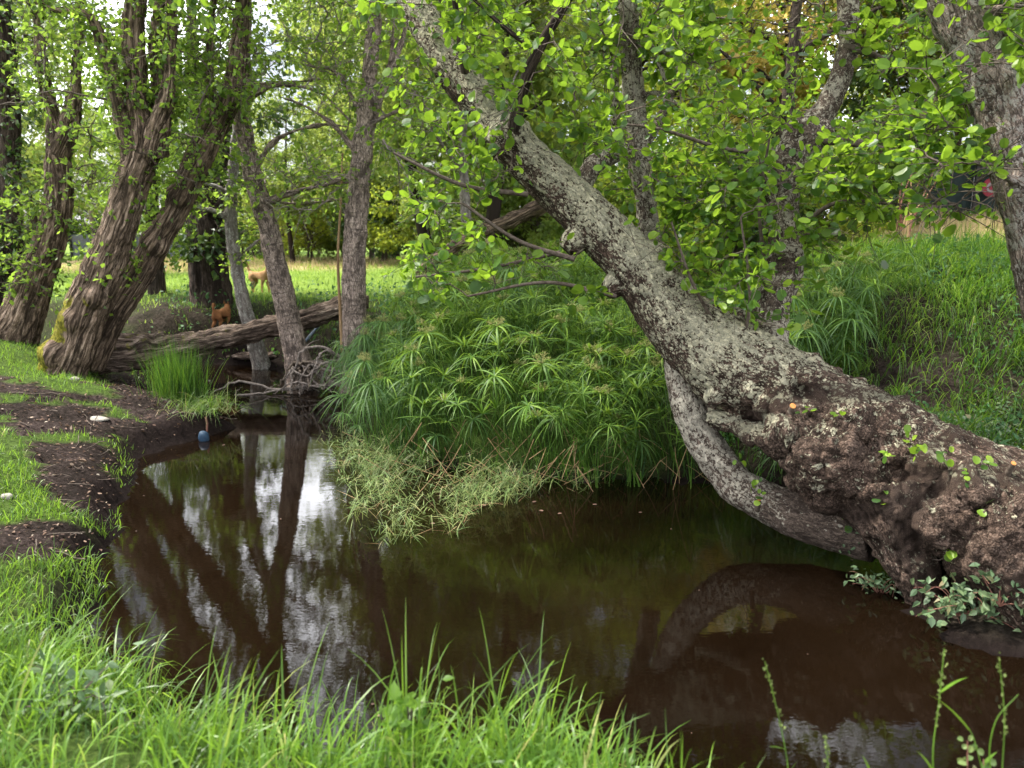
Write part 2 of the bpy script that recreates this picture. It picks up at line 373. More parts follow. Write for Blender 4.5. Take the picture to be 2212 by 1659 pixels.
mud = t.mix(t.attr("wet_shade"), mud, (.009, .0065, .0055)); c = t.mix(t.attr("gr"), mud, grs); c = t.mix(t.attr("me"), c, mea); c = t.mix(t.attr("dr"), c, dry)
M["soil"] = t.done(t.bsdf(c, t.ramp(n1, [(.4, (.8, .8, .8)), (.6, (.98, .98, .98))]), .03, t.math("ADD", n2, t.math("MULTIPLY", n3, .5)), .9, .04))
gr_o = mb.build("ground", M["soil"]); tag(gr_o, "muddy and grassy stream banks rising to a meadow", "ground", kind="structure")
def dryness(x, y):
    a = sstep((x - 2.5 - .12 * y) / 2) * sstep((y - 10.3 + .25 * (x - 5)) / 1.2) * (1 - sstep((y - 21) / 3))
    b = sstep((-x - 2.5) / 2) * sstep((y - 21) / 3) * (1 - sstep((y - 30) / 3)) * sstep((-3.0 - x) / 1.0)
    return np.clip(a + b + .25 * fbm2(x, y, .5, 3) * (a + b > .02), 0, 1)
def meadow(x, y): return sstep((y - 14.5 + .6 * fbm2(x, y, .4, 2)) / 2.5)
me = gr_o.data
mv = mud_shade(gxf, gyf, gz)
grv = np.clip((1 - mv) * sstep((gsd - .08) / .35), 0, 1); grv *= 1 - .85 * sstep((gxf - 1.0) / .8) * sstep((8.9 + .12 * gxf - gyf) / .8); grv *= 1 - .7 * sstep((gyf - 9.5) / 1.5) * sstep((14.5 - gyf) / 1.5) * sstep((-.2 - gxf) / .8)  # far slope soil darkened in place of shade; bank behind the log is brown
for nm, v in (("wet_shade", .85 * sstep(1.15 - gsd / .4)), ("gr", grv), ("me", meadow(gxf, gyf) * (1 - .9 * mv)), ("dr", dryness(gxf, gyf))):  # wet shoreline soil, its darkening also standing in for shade under the burl
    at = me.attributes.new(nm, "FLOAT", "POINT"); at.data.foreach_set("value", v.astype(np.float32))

t = NT("murky water"); tc = t.n("ShaderNodeTexCoord").outputs["Object"]
wv = t.noise(t.scale(tc, (1, 1.6, 1)), 5, 3, .5, .3); wv2 = t.noise(t.scale(tc, (1, 2.2, 1)), 24, 3, .5)
wn = t.math("ADD", t.math("MULTIPLY", wv, .7), t.math("MULTIPLY", wv2, .2))
M["water"] = t.done(t.bsdf(t.ramp(t.noise(tc, .7, 3), [(.35, (.0032, .0017, .0008)), (.65, (.006, .0033, .0016))]), .0, .5, wn, .018, .05, IOR=1.33))
wx = np.linspace(-8, 12, 60); wy = np.linspace(.2, 16, 60); WX, WY = np.meshgrid(wx, wy); ii = np.arange(3600).reshape(60, 60)
mb = MB(); mb.add(np.stack([WX.ravel(), WY.ravel(), np.zeros(3600)], 1), np.stack([ii[:-1, :-1], ii[:-1, 1:], ii[1:, 1:], ii[1:, :-1]], -1).reshape(-1, 4))
tag(mb.build("water", M["water"]), "still dark brown stream water", "water", kind="structure")

# ------------------------------------------------------------------ trunks
def skel(ctrl, n):
    """ctrl rows (px, py, Y, width in px) -> (n,4) world x y z r."""
    w = np.array([[*P(a, b, Y), .5 * d * Y * PK / F] for a, b, Y, d in ctrl]); return spline(w, n)
def organic(name, limbs, mat, parent, voxel=.02, balls=(), amp=.012, ks=14., stretch=.2, lump=.0, lf=None, ms=None, seg=20, extra=(), calm=None):
    """One continuous surface over all limbs ((n,4) skeletons) and balls (x,y,z,r)."""
    mb = MB()
    for s in limbs:
        V, Fq = tubes(s[None, :, :3], s[None, :, 3], seg); mb.add(V, Fq)
        for e in (0, -1):
            ring = V.reshape(len(s), seg, 3)[e]; c = ring.mean(0)
            k = np.arange(seg); f = np.stack([k, np.roll(k, -1), np.full(seg, seg)], 1)
            if e == 0: f = f[:, ::-1]
            mb.add(np.vstack([ring, c]), f)
    for b in balls:
        V, a, c = uvsphere(b[:3], b[3]); n0 = mb.n; mb.add(V, a); mb.F.append((c + n0, 0))
    tmp = bpy.data.objects.new("tmp", mb.mesh("tmp", [])); COL.objects.link(tmp)
    r = tmp.modifiers.new("r", "REMESH"); r.mode = "VOXEL"; r.voxel_size = voxel
    sm = tmp.modifiers.new("s", "SMOOTH"); sm.iterations = 3; sm.factor = .5
    me = bpy.data.meshes.new_from_object(tmp.evaluated_get(bpy.context.evaluated_depsgraph_get()))
    bpy.data.objects.remove(tmp)
    nv = len(me.vertices); co = np.empty(nv * 3, np.float32); me.vertices.foreach_get("co", co); co = co.reshape(-1, 3).astype(float)
    no = np.empty(nv * 3, np.float32); me.vertices.foreach_get("normal", no); no = no.reshape(-1, 3).astype(float)
    S = []; off = 0.
    for s in limbs:
        d = np.concatenate([[0], np.cumsum(np.linalg.norm(np.diff(s[:, :3], axis=0), axis=1))])
        T = unit(np.gradient(s[:, :3], axis=0)); ref = np.array([.31, .2, .1]) + np.where(np.abs(T[:, 2:3]) > .8, [[1., 0, 0]], [[0, 0, 1.]])[len(s) // 2]
        U = unit(np.cross(T, ref)); W = np.cross(T, U)
        S.append(np.column_stack([s, d + off, T, U, W])); off += 7.7
    S = np.vstack(S)
    bk = np.empty((nv, 3)); sl = np.empty(nv)
    for a in range(0, nv, 4000):
        q = co[a:a + 4000]; D = np.linalg.norm(q[:, None] - S[None, :, :3], axis=2) / np.maximum(S[None, :, 3], .02) ** .5
        k = D.argmin(1); v = q - S[k, :3]; sk = S[k]
        rr = np.linalg.norm(v, axis=1); cu = (v * sk[:, 8:11]).sum(1); cw = (v * sk[:, 11:14]).sum(1); h = np.hypot(cu, cw) + 1e-6
        R_ = np.maximum(sk[:, 3], .03)
        bk[a:a + 4000] = np.column_stack([cu / h * R_, cw / h * R_, sk[:, 4] + (v * sk[:, 5:8]).sum(1)]); sl[a:a + 4000] = sk[:, 4]
    b2 = bk * np.array([ks, ks, ks * stretch])
    ridge = 1 - np.abs(fbm(b2, 4)) * 1.3
    fine = fbm(bk * np.array([ks * 3, ks * 3, ks * 1.2]), 3)
    if calm: cm = calm(co); ridge = .62 + (ridge - .62) * (1 - .85 * cm)
    d = amp * (ridge - .5) + amp * .35 * fine
    if lump: d = d + lump * fbm(co * 7, 3)
    if extra: d = d + extra(co, no, bk, sl)
    co = co + no * d[:, None]
    me.vertices.foreach_set("co", co.astype(np.float32).ravel())
    a_ = me.attributes.new("bk", "FLOAT_VECTOR", "POINT"); a_.data.foreach_set("vector", bk.astype(np.float32).ravel())
    cvv = np.clip(.5 + .55 * (ridge - .55) + .3 * fine + (0 if not extra else np.clip(extra(co, no, bk, sl) * 9 - .12, -.5, .3)), 0, 1)
    for nm, fn in (("lf", lf), ("ms", ms), ("cv", lambda *a: cvv), ("bw", lambda c_, *a: sstep(calm(c_) * 3 - .5) if calm else np.zeros(nv))):
        v = np.zeros(nv) if fn is None else fn(co, no, bk, sl)
        a_ = me.attributes.new(nm, "FLOAT", "POINT"); a_.data.foreach_set("value", v.astype(np.float32))
    me.materials.clear(); me.materials.append(mat)
    me.polygons.foreach_set("use_smooth", np.ones(len(me.polygons), bool)); me.update()
    o = bpy.data.objects.new(name, me); COL.objects.link(o)
    if parent is not None: o.parent = parent; o.matrix_parent_inverse = Matrix.Translation(parent.location).inverted()
    return o

# ------------------------------------------------------------------ leaves and crowns
LEAF = {  # template verts (x across, y along, z up) and quads
    "round": (np.array([(0, 0, 0), (0, .5, -.03), (0, 1, .0), (.3, .12, .05), (.45, .5, .07), (.32, .88, .05), (-.3, .12, .05), (-.45, .5, .07), (-.32, .88, .05)]),
              np.array([(0, 3, 4, 1), (1, 4, 5, 2), (0, 1, 7, 6), (1, 2, 8, 7)])),
    "point": (np.array([(0, 0, 0), (0, .5, -.02), (0, 1.1, -.06), (.3, .3, .06), (.27, .65, .05), (-.3, .3, .06), (-.27, .65, .05)]),
              np.array([(0, 3, 4, 1), (1, 4, 2, 2), (0, 1, 6, 5), (1, 2, 6, 6)])),
    "flat": (np.array([(0, 0, 0), (.42, .5, .06), (0, 1, 0), (-.42, .5, .06)]), np.array([(0, 1, 2, 3)])),
    "fold": (np.array([(0, 0, 0), (.4, .45, .1), (0, 1, -.05), (-.4, .45, .1)]), np.array([(0, 1, 2), (0, 2, 3)])),
}
LEAF["point"] = (LEAF["point"][0], None)
def leaves(mb, pos, axis, nrm, size, kind, mi):
    V, Fq = LEAF[kind]
    if kind == "point":
        Fq = np.array([(0, 3, 1), (3, 4, 1), (4, 2, 1), (0, 1, 5), (5, 1, 6), (6, 1, 2)])
    y = unit(axis); x = unit(np.cross(y, nrm)); z = np.cross(x, y)
    n = len(pos); size = np.broadcast_to(size, n); cz = np.random.default_rng(n).uniform(-1.2, 3.2, n)[:, None, None]; cx = np.random.default_rng(n + 1).uniform(.75, 1.1, n)[:, None, None]
    W = pos[:, None, :] + size[:, None, None] * (cx * V[None, :, 0:1] * x[:, None] + V[None, :, 1:2] * y[:, None] + cz * V[None, :, 2:3] * z[:, None])
    mb.add(W.reshape(-1, 3), (Fq[None] + (np.arange(n) * len(V))[:, None, None]).reshape(-1, Fq.shape[1]), mi)

def crown(name, parent, nodes, targets, mats, lsize=.065, per=7, sub=5, sublen=(.15, .4), kind="round", flat=.9, droop=.1, r0=.012, wob=.12, n_pts=7, lo=.3, seed=0, grow=True, tseg=4, keep=None):
    """Twigs reaching from the skeleton to the targets, with side twigs and leaves, as ONE mesh."""
    r = np.random.default_rng(seed + 5)
    nodes = np.asarray(nodes, float)[:, :3]; targets = np.asarray(targets, float)
    d0 = np.array([np.min(np.linalg.norm(nodes - q, axis=1)) for q in targets]); targets = targets[np.argsort(d0)]
    store = np.zeros((len(nodes) + len(targets) * n_pts, 3)); store[:len(nodes)] = nodes; cnt = len(nodes); base = len(nodes)
    PL = []; LN = []
    for q in targets:
        D = np.linalg.norm(store[:cnt] - q, axis=1); D[:base] *= 1.0; D[base:] *= .8
        k = int(D.argmin()); a = store[k]; L = np.linalg.norm(q - a) + 1e-6
        u = np.linspace(0, 1, n_pts)[:, None]
        mid = (a + q) / 2 + r.normal(size=3) * wob * L + np.array([0, 0, .1 * L])
        pl = (1 - u) ** 2 * a + 2 * u * (1 - u) * mid + u ** 2 * q
        pl[1:-1] += r.normal(size=(n_pts - 2, 3)) * .025 * L
        PL.append(pl); LN.append(L)
        if grow: store[cnt:cnt + n_pts - 2] = pl[2:]; cnt += n_pts - 2
    PL = np.array(PL); LN = np.array(LN); B = len(PL)
    mb = MB()
    ra = np.clip(r0 * (.5 + .6 * LN), r0 * .45, r0 * 3)
    V, Fq = tubes(PL, ra[:, None] * np.linspace(1, .28, n_pts)[None], tseg); mb.add(V, Fq, 0)
    # side twigs
    k = np.repeat(np.arange(B), sub); u = r.uniform(lo, 1, len(k)); fi = u * (n_pts - 1); i0 = np.minimum(fi.astype(int), n_pts - 2); fr = (fi - i0)[:, None]
    a = PL[k, i0] * (1 - fr) + PL[k, i0 + 1] * fr
    T = unit(PL[k, i0 + 1] - PL[k, i0])
    dr = unit(T * .55 + runit(len(k), r) * .8 * np.array([1, 1, .6]) + np.array([0, 0, .12 - droop]))
    L = r.uniform(*sublen, len(k)); m = 4
    s = np.linspace(0, 1, m)[None, :, None]
    TW = a[:, None] + dr[:, None] * L[:, None, None] * s + np.array([0, 0, -1.]) * (droop * L[:, None, None] * s ** 2) + r.normal(size=(len(k), m, 3)) * .02 * L[:, None, None] * s
    V, Fq = tubes(TW, np.broadcast_to(np.linspace(r0 * .3, r0 * .14, m), (len(k), m)), 3); mb.add(V, Fq, 0)
    # leaves
    kk = np.repeat(np.arange(len(k)), per); u = r.uniform(.15, 1, len(kk)); fi = u * (m - 1); i0 = np.minimum(fi.astype(int), m - 2); fr = (fi - i0)[:, None]
    p = TW[kk, i0] * (1 - fr) + TW[kk, i0 + 1] * fr
    ax = unit(dr[kk] * .6 + runit(len(kk), r) * .8 + np.array([0, 0, -droop]))
    nr = unit(np.array([0, 0, 1.]) * flat + runit(len(kk), r) * .65)
    sz = lsize * r.uniform(.4, 1.3, len(kk)) * r.uniform(.75, 1.15, len(k))[kk]
    p = p + ax * (.25 * sz)[:, None]
    if keep is not None:
        q = keep(p); p, ax, nr, sz = p[q], ax[q], nr[q], sz[q]
    leaves(mb, p, ax, nr, sz, kind, 1)
    return mb.build(name, mats, parent, smooth=False)

def box_targets(n, spec, r):
    """spec: rows (px0, px1, py0, py1, Y0, Y1, weight): targets spread evenly in view directions."""
    spec = np.asarray(spec, float); w = spec[:, 6] / spec[:, 6].sum(); out = []
    for s, c in zip(spec, np.round(w * n).astype(int)):
        for _ in range(c): out.append(P(r.uniform(s[0], s[1]), r.uniform(s[2], s[3]), r.uniform(s[4], s[5])))
    return np.array(out)
def nodes_of(limbs, skip=.0):
    return np.vstack([s[int(len(s) * skip):] for s in limbs])

# ---- the leaning alder
PK = 1.14      # its distance, from where its reflection lies in the water
root = empty("alder_tree", P(2150, 1350, 3.7) * np.array([1, 1, 0]), "old leaning alder with a burred lichen covered trunk slanting out over the water", "tree")
trunk = skel([(2420, 1290, 3.45, 430), (2300, 1220, 3.55, 400), (2150, 1138, 3.72, 350), (1990, 1045, 3.92, 285), (1845, 945, 4.12, 232), (1708, 852, 4.32, 188), (1585, 793, 4.5, 200), (1478, 702, 4.65, 160),
              (1372, 575, 4.8, 114), (1282, 480, 4.95, 108), (1185, 388, 5.1, 98), (1118, 320, 5.2, 90), (1045, 228, 5.35, 80), (978, 150, 5.5, 72), (925, 65, 5.65, 66), (880, -30, 5.8, 60), (830, -180, 6.0, 52),
              (795, -380, 6.3, 50), (770, -620, 6.6, 32)], 120)
rootl = skel([(1930, 1060, 3.75, 220), (1950, 1150, 3.65, 150), (1975, 1230, 3.58, 100), (1995, 1300, 3.52, 70), (2010, 1400, 3.48, 60)], 24)
rootr = skel([(2160, 1130, 3.5, 300), (2200, 1240, 3.35, 240), (2260, 1340, 3.25, 160), (2300, 1440, 3.2, 120)], 24)
rootb = skel([(2250, 1130, 3.9, 300), (2330, 1130, 4.1, 260), (2420, 1160, 4.3, 200)], 18)
strut = skel([(1535, 905, 4.4, 40), (1590, 920, 4.28, 36), (1640, 940, 4.15, 50), (1700, 950, 4.1, 70)], 18)
bl = []
for a, b, c, d in ((1785, 985, 3.86, 78), (1740, 1000, 3.95, 48), (1700, 940, 3.97, 44), (1740, 905, 3.98, 44), (1700, 880, 4.05, 34), (1820, 920, 3.92, 58), (1672, 915, 4.08, 26), (1855, 1040, 3.78, 62), (1790, 1060, 3.85, 52), (1690, 838, 4.15, 36),
                   (1620, 850, 4.2, 26), (1650, 880, 4.14, 26), (1560, 800, 4.3, 20), (1540, 860, 4.32, 22), (1930, 930, 4.05, 42), (1985, 960, 3.95, 42), (2060, 985, 3.8, 56), (2000, 1010, 3.68, 48), (2090, 1070, 3.52, 66), (2150, 1195, 3.36, 84),
                   (2100, 1180, 3.42, 60), (2200, 1100, 3.42, 60), (1905, 1120, 3.7, 66), (1870, 1095, 3.78, 56), (2030, 1130, 3.52, 70), (2180, 1010, 3.75, 50), (1790, 840, 4.35, 34), (1398, 575, 4.8, 54), (1325, 618, 4.78, 26), (1105, 300, 5.16, 48), (1240, 520, 4.9, 30),
                   (1880, 985, 3.85, 40), (1935, 985, 3.78, 36), (1760, 1045, 3.88, 36), (1725, 1040, 3.95, 26)):
    bl.append((*P(a, b, c), d * c * PK / F))
r_ = np.random.default_rng(3)
for i in range(42):
    k = int(r_.uniform(6, 46)); s = trunk[k]; v = unit(np.cross(unit(trunk[k + 1, :3] - trunk[k - 1, :3]), runit(1, r_)[0]))
    bl.append((*(s[:3] + v * s[3] * 1.0), s[3] * r_.uniform(.08, .22)))
def lich_w(co, no, bk, sl):
    px, _ = proj(co); f = sstep((1830 - px) / 300) * .8 + .1 - .25 * burr(co, no, bk, sl) * 20
    return np.clip(f + .5 * no[:, 2] - .12 + .1 * no[:, 0], 0, 1)
def burrw(co):
    px, py = proj(co); c0 = sstep(1.25 - np.hypot((px - 1770) / 210, (py - 985) / 130)); c1 = sstep(1.2 - np.hypot((px - 2130) / 180, (py - 1150) / 130)); c2 = sstep(1.2 - np.hypot((px - 1950) / 130, (py - 910) / 60))
    return np.clip(.22 * sstep((px - 1480) / 300) + c0 + .8 * c1 + .8 * c2, 0, 1)
def burr(co, no, bk, sl):
    px, py = proj(co); f = sstep((px - 1480) / 300); m = burrw(co)
    return m * (.045 * (knobs(co + .035 * fbm(co * 7, 3)[:, None], 7.5, .72) - .35) + .02 * (knobs(co + .012 * fbm(co * 20, 2)[:, None], 17, .75) - .4)) + f * (.014 * fbm(co * 9, 3) + .009 * fbm(co * 32, 3))
organic("trunk", [trunk, rootl, rootr, rootb, strut], M["alder_bark"], root, .0105, bl, .009, 24., .25, .010, lich_w, None, 28, burr, burrw)
limb_up = skel([(1640, 850, 4.4, 120), (1652, 770, 4.5, 105), (1658, 720, 4.6, 84), (1668, 650, 4.7, 76), (1694, 585, 4.8, 74), (1694, 500, 4.9, 66), (1688, 420, 5.0, 72), (1718, 320, 5.1, 74), (1785, 235, 5.2, 50), (1822, 150, 5.3, 42),
                (1834, 60, 5.4, 40), (1825, -60, 5.5, 36), (1800, -300, 5.9, 28), (1810, -560, 6.3, 18)], 70)
kn = [(*P(a, b, c), d * c * PK / F) for a, b, c, d in ((1735, 300, 5.05, 46), (1655, 385, 5.0, 40), (1700, 345, 5.02, 44), (1765, 290, 5.12, 36), (1690, 560, 4.78, 40))]
lw2 = lambda co, no, bk, sl: np.clip(.5 + .35 * sstep((1.9 - co[:, 2]) / 1.2) + .15 * no[:, 2], 0, 1)
organic("limb", [limb_up], M["limb_bark"], root, .0125, kn, .006, 26., .3, .01, lw2)
limb_lo = skel([(1462, 740, 4.66, 60), (1470, 795, 4.62, 74), (1482, 858, 4.58, 74), (1506, 926, 4.52, 76), (1548, 996, 4.45, 80), (1604, 1056, 4.36, 88), (1690, 1098, 4.22, 102), (1790, 1124, 4.05, 130), (1890, 1140, 3.9, 160)], 48)
organic("limb", [limb_lo], M["limb_bark"], root, .0125, [], .006, 24., .35, .012, lambda co, no, bk, sl: np.clip(.85 - .8 * sstep((proj(co)[0] - 1560) / 220), 0, 1))
limb_s = skel([(1235, 440, 5.05, 60), (1262, 390, 5.2, 42), (1290, 350, 5.35, 40), (1335, 330, 5.5, 36), (1400, 300, 5.7, 24), (1450, 200, 5.9, 16), (1490, 60, 6.1, 12)], 36)
organic("limb", [limb_s], M["limb_bark"], root, .0125, [], .004, 26., .3, .006, lambda co, no, bk, sl: np.full(len(co), .6))
dark = [skel(c, 24) for c in ([(1105, 300, 5.1, 30), (1118, 240, 5.0, 26), (1140, 160, 4.9, 25), (1172, 90, 4.8, 22), (1215, 20, 4.7, 18), (1260, -60, 4.6, 14)], [(1010, 190, 5.4, 20), (990, 60, 5.2, 14), (975, -60, 5.1, 10)],
                              [(1160, 110, 4.83, 12), (1090, 60, 4.8, 10), (1015, -10, 4.7, 7)])]
organic("limb", dark, M["dark_bark"], root, .007, [], .002, 30., .3)
thin = [skel(c, 20) for c in ([(1690, 335, 5.05, 12), (1560, 320, 5.0, 9), (1430, 280, 4.95, 7), (1340, 268, 4.9, 5)], [(1740, 300, 5.0, 24), (1830, 305, 4.9, 20), (1900, 322, 4.8, 16), (1945, 333, 4.75, 10)],
                              [(1825, 100, 5.3, 16), (1890, 120, 5.2, 12), (1960, 160, 5.1, 8)], [(1650, 560, 4.75, 9), (1640, 440, 4.6, 7), (1662, 300, 4.5, 5)],
                              [(1330, 640, 4.7, 10), (1180, 610, 4.6, 8), (1010, 640, 4.5, 5)], [(1240, 560, 4.85, 12), (1120, 520, 4.75, 9), (1000, 440, 4.7, 6)], [(1140, 420, 5.0, 12), (1000, 400, 4.9, 9), (850, 330, 4.9, 5)],
                              [(1210, 545, 4.9, 9), (1050, 580, 4.9, 7), (880, 600, 4.9, 4)], [(1600, 760, 4.45, 10), (1620, 640, 4.35, 7), (1600, 470, 4.3, 4)], [(1570, 740, 4.5, 9), (1500, 620, 4.4, 7), (1450, 480, 4.3, 4)],
                              [(1700, 520, 4.85, 12), (1800, 440, 4.7, 9), (1930, 440, 4.6, 5)])]
mb = MB()
for s in thin:
    V, Fq = tubes(s[None, :, :3], s[None, :, 3], 7); mb.add(V, Fq)
mb.build("branch", M["twig"], root)
nodes = np.vstack([nodes_of([trunk[55:], limb_up[10:], limb_s]), nodes_of(dark + thin)])
r_ = np.random.default_rng(21)
tg = box_targets(330, [(830, 1120, -60, 330, 4.6, 5.6, 1.6), (1080, 1500, -40, 330, 4.3, 5.8, 2.0), (1450, 2000, 0, 330, 4.4, 6.0, 2.0), (850, 1130, 300, 470, 4.5, 5.3, .55), (860, 1120, 470, 620, 4.4, 5.0, .5), (1120, 1330, 500, 640, 4.3, 4.8, .25),
                       (1330, 1600, 330, 620, 4.5, 5.2, 1.9), (1560, 1920, 330, 560, 4.2, 5.2, 2.4), (1450, 1700, 540, 720, 4.2, 4.6, .8), (1850, 2010, 380, 480, 4.4, 4.9, .5),
                       (900, 2000, -420, -40, 4.6, 6.6, 2.3), (300, 1400, -250, 20, 4.4, 5.8, 1.3), (900, 1900, -900, -420, 5.0, 7.0, 1.6)], r_)
OCC = [(trunk, 20, 66, .95, 1.), (trunk, 66, 100, .9, .75), (limb_up, 8, 34, .6, .9), (limb_up, 34, 60, .8, .7)]
PK = 1.0; T13 = skel([(1418, 600, 6.4, 46), (1390, 400, 6.4, 43), (1370, 200, 6.4, 42), (1354, 0, 6.4, 40)], 40); OCC.append((T13, 0, 40, 1., .9))
T14 = skel([(2262, 620, 4.95, 112), (2230, 480, 5.0, 104), (2196, 350, 5.05, 100), (2158, 230, 5.1, 100), (2112, 110, 5.15, 100), (2060, 0, 5.2, 98)], 40); OCC.append((T14, 0, 40, .95, .8))
PK = 1.14
def off_trunk(p):
    """keeps leaves out of the wood and the lower trunk's near face clear"""
    px, py = proj(p); k = np.ones(len(p), bool); rr = np.random.default_rng(9).uniform(0, 1, len(p))
    for s, a, b, q, pr in OCC:
        sx, sy = proj(s[:, :3]); w = s[:, 3] * F / s[:, 1]
        for i in range(a, b):
            k &= ~((np.hypot(px - sx[i], py - sy[i]) < w[i] * q) & (p[:, 1] < s[i, 1] + .1) & (rr < pr))
    k &= ~((px > 1130) & (px < 1290) & ((py < 90) | (py > 430)) & (py < 620) & (rr < .7))
    k &= ~((px > 1930) & (px < 2200) & (py > 370) & (py < 600) & (rr < .72))
    k &= ~((px > 1780) & (px < 1960) & (py > 470) & (py < 640) & (rr < .7))
    return k
crown("crown", root, nodes, tg, [M["twig"], M["alder_leaf"]], .066, 6, 6, (.12, .36), "round", .75, .1, .008, .1, seed=2, keep=off_trunk)
# sprouts, cut stubs
for a, b, Y, s in ((1965, 985, 3.62, 5), (2040, 1000, 3.58, 5), (2130, 1010, 3.5, 4), (1630, 1060, 4.12, 4), (1625, 1090, 4.1, 4), (1830, 1140, 3.86, 5), (1890, 1000, 3.7, 4), (1585, 1015, 4.28, 3), (2030, 1210, 3.42, 5), (2120, 1110, 3.38, 4), (1940, 960, 3.75, 5), (2060, 1050, 3.5, 4), (1900, 1090, 3.6, 3), (1745, 905, 3.9, 3), (1800, 910, 3.85, 3)):
    mb = MB(); p = P(a, b, Y); q = p + np.array([r_.uniform(-.04, .04), -.05, .06]); V, Fq = tubes(np.array([[p + np.array([0, .08, -.03]), p, q]]), np.array([[.003, .0025, .0015]]), 4); mb.add(V, Fq, 0)
    n = s + 1; leaves(mb, q + r_.normal(size=(n, 3)) * .022, runit(n, r_), unit(np.array([0, -.4, 1.]) + runit(n, r_) * .4), r_.uniform(.03, .055, n), "round", 1)
    mb.build("sprout", [M["twig"], M["alder_leaf"]], root)
for a, b, Y, w in ((1713, 876, 3.91, 8), (1860, 905, 3.86, 4), (1640, 1078, 4.1, 5), (2055, 1005, 3.6, 5), (2190, 1000, 3.5, 6)):
    p = P(a, b, Y); rr = w * Y * PK / F; dr = unit(np.array([-.1, -.55, .8])); mb = MB(); U = unit(np.cross(dr, [1, 0, 0])); W = np.cross(dr, U); an = np.linspace(0, 2 * PI, 12, endpoint=False)
    rg = lambda c, k: c + rr * k * (np.cos(an)[:, None] * U + np.sin(an)[:, None] * W * .8)
    V = np.vstack([rg(p - dr * .12, 1.5), rg(p - dr * .004, 1.04), rg(p, .94), p[None]]); k = np.arange(12); nk = np.roll(k, -1)
    for i in (0, 1): mb.add(V, np.stack([k + 12 * i, nk + 12 * i, nk + 12 * (i + 1), k + 12 * (i + 1)], 1), i and 1 or 0)
    mb.add(V, np.stack([k + 24, nk + 24, np.full(12, 36)], 1), 1)
    mb.build("cut_stub", [M["twig"], M["cut"]], root)

PK = 1.0
# ---- other trees along the water
def gbase(px, py, Y):
    p = P(px, py, Y); z = ground(p[0], p[1])[0]; return np.array([p[0], p[1], z])
def ivy(parent, limbs, n, mat, size, spread=.08, seed=0, name="foliage", lo=0., hi=1.):
    """leafy shoots sprouting straight from the bark"""
    r = np.random.default_rng(seed); S = np.vstack([s[int(len(s) * lo):max(int(len(s) * hi), 2)] for s in limbs])
    nc = max(n // 22, 1); k = r.integers(0, len(S), nc); c = S[k, :3] + runit(nc, r) * (S[k, 3] + r.uniform(0, spread, nc))[:, None]
    kk = np.repeat(np.arange(nc), 22); p = c[kk] + r.normal(size=(len(kk), 3)) * np.array([1, 1, 1.2]) * spread * .9 * r.uniform(.5, 1.3, nc)[kk][:, None]
    mb = MB(); leaves(mb, p, unit(runit(len(p), r) + np.array([0, 0, .15])), unit(runit(len(p), r) * .8 + np.array([0, -.2, .7])), size * r.uniform(.6, 1.2, len(p)), "fold", 0)
    return mb.build(name, [mat], parent, smooth=False)

def tree(label, ctrl_limbs, mat, spec, n, lmat, lsize, seed, voxel=.025, amp=.018, ks=10., stretch=.15, ivy_n=0, ms=None, per=8, sub=5, lf=None, twig="twig", balls=(), name="broadleaf_tree", kind="fold", ivy_rng=(.2, 1.), sublen=(.2, .6), group=None, extra_nodes=None, lump=.012, r0=.014, keep=None):
    L = [skel(c, 16 * len(c)) for c in ctrl_limbs]
    b = L[0][0]; g = ground(b[0], b[1])[0]
    rt = empty(name, (b[0], b[1], g), label, "tree", group)
    organic("trunk", L, mat, rt, voxel, [(*P(a, b_, c), d * c / F) for a, b_, c, d in balls], amp, ks, stretch, lump, lf, ms)
    if n:
        r = np.random.default_rng(seed)
        nd = nodes_of([s[len(s) // 3:] for s in L])
        if extra_nodes is not None: nd = np.vstack([nd, extra_nodes])
        crown("crown", rt, nd, box_targets(n, spec, r), [M[twig], lmat], lsize, per, sub, sublen, kind, .6, .1, r0, .1, seed=seed, keep=keep)
    if ivy_n: ivy(rt, L, ivy_n, lmat, lsize, .13, seed, "foliage", *ivy_rng)
    return rt, L

moss_l = lambda co, no, bk, sl: np.clip(.95 * sstep((-no[:, 0] + .4) / .8) * sstep((1.9 - co[:, 2]) / .9), 0, 1)
# big twin-forked leaning trunk by the log
tree("large leaning furrowed trunk with yellow moss at its foot and three upright limbs", [
    [(112, 850, 9.0, 104), (152, 765, 9.0, 88), (188, 665, 9.0, 86), (226, 575, 9.0, 80), (260, 480, 9.0, 70), (292, 380, 9.0, 66), (314, 300, 9.0, 64), (298, 200, 9.0, 46), (288, 90, 9.0, 42), (292, 0, 9.0, 38), (300, -200, 9.1, 30), (310, -480, 9.3, 18)],
    [(330, 330, 9.0, 60), (350, 250, 8.9, 38), (365, 180, 8.8, 24), (372, 60, 8.7, 18), (372, -60, 8.6, 15), (385, -300, 8.7, 10)],
    [(292, 350, 9.0, 50), (268, 265, 9.0, 34), (250, 190, 8.9, 28), (225, 105, 8.8, 24), (190, 30, 8.7, 16), (100, 15, 8.6, 10), (60, -60, 8.6, 8)],
    [(330, 300, 9.1, 50), (345, 200, 9.2, 34), (340, 90, 9.2, 30), (350, -50, 9.3, 22), (365, -300, 9.4, 12)]],
    M["furrowed"], [(60, 500, -60, 220, 8.3, 9.8, 2.2), (150, 480, 200, 420, 8.4, 9.6, 1.0), (40, 520, -350, -60, 8.0, 10.5, 2), (-100, 560, -900, -350, 8, 11, 2.4)], 190, M["poplar_leaf"], .072, 31, .016, .02, 17., .085, 2600, moss_l,
    balls=[(300, 290, 8.94, 28), (160, 690, 8.86, 30), (205, 640, 8.86, 28), (120, 765, 8.86, 34)], name="poplar_tree", lump=.014)
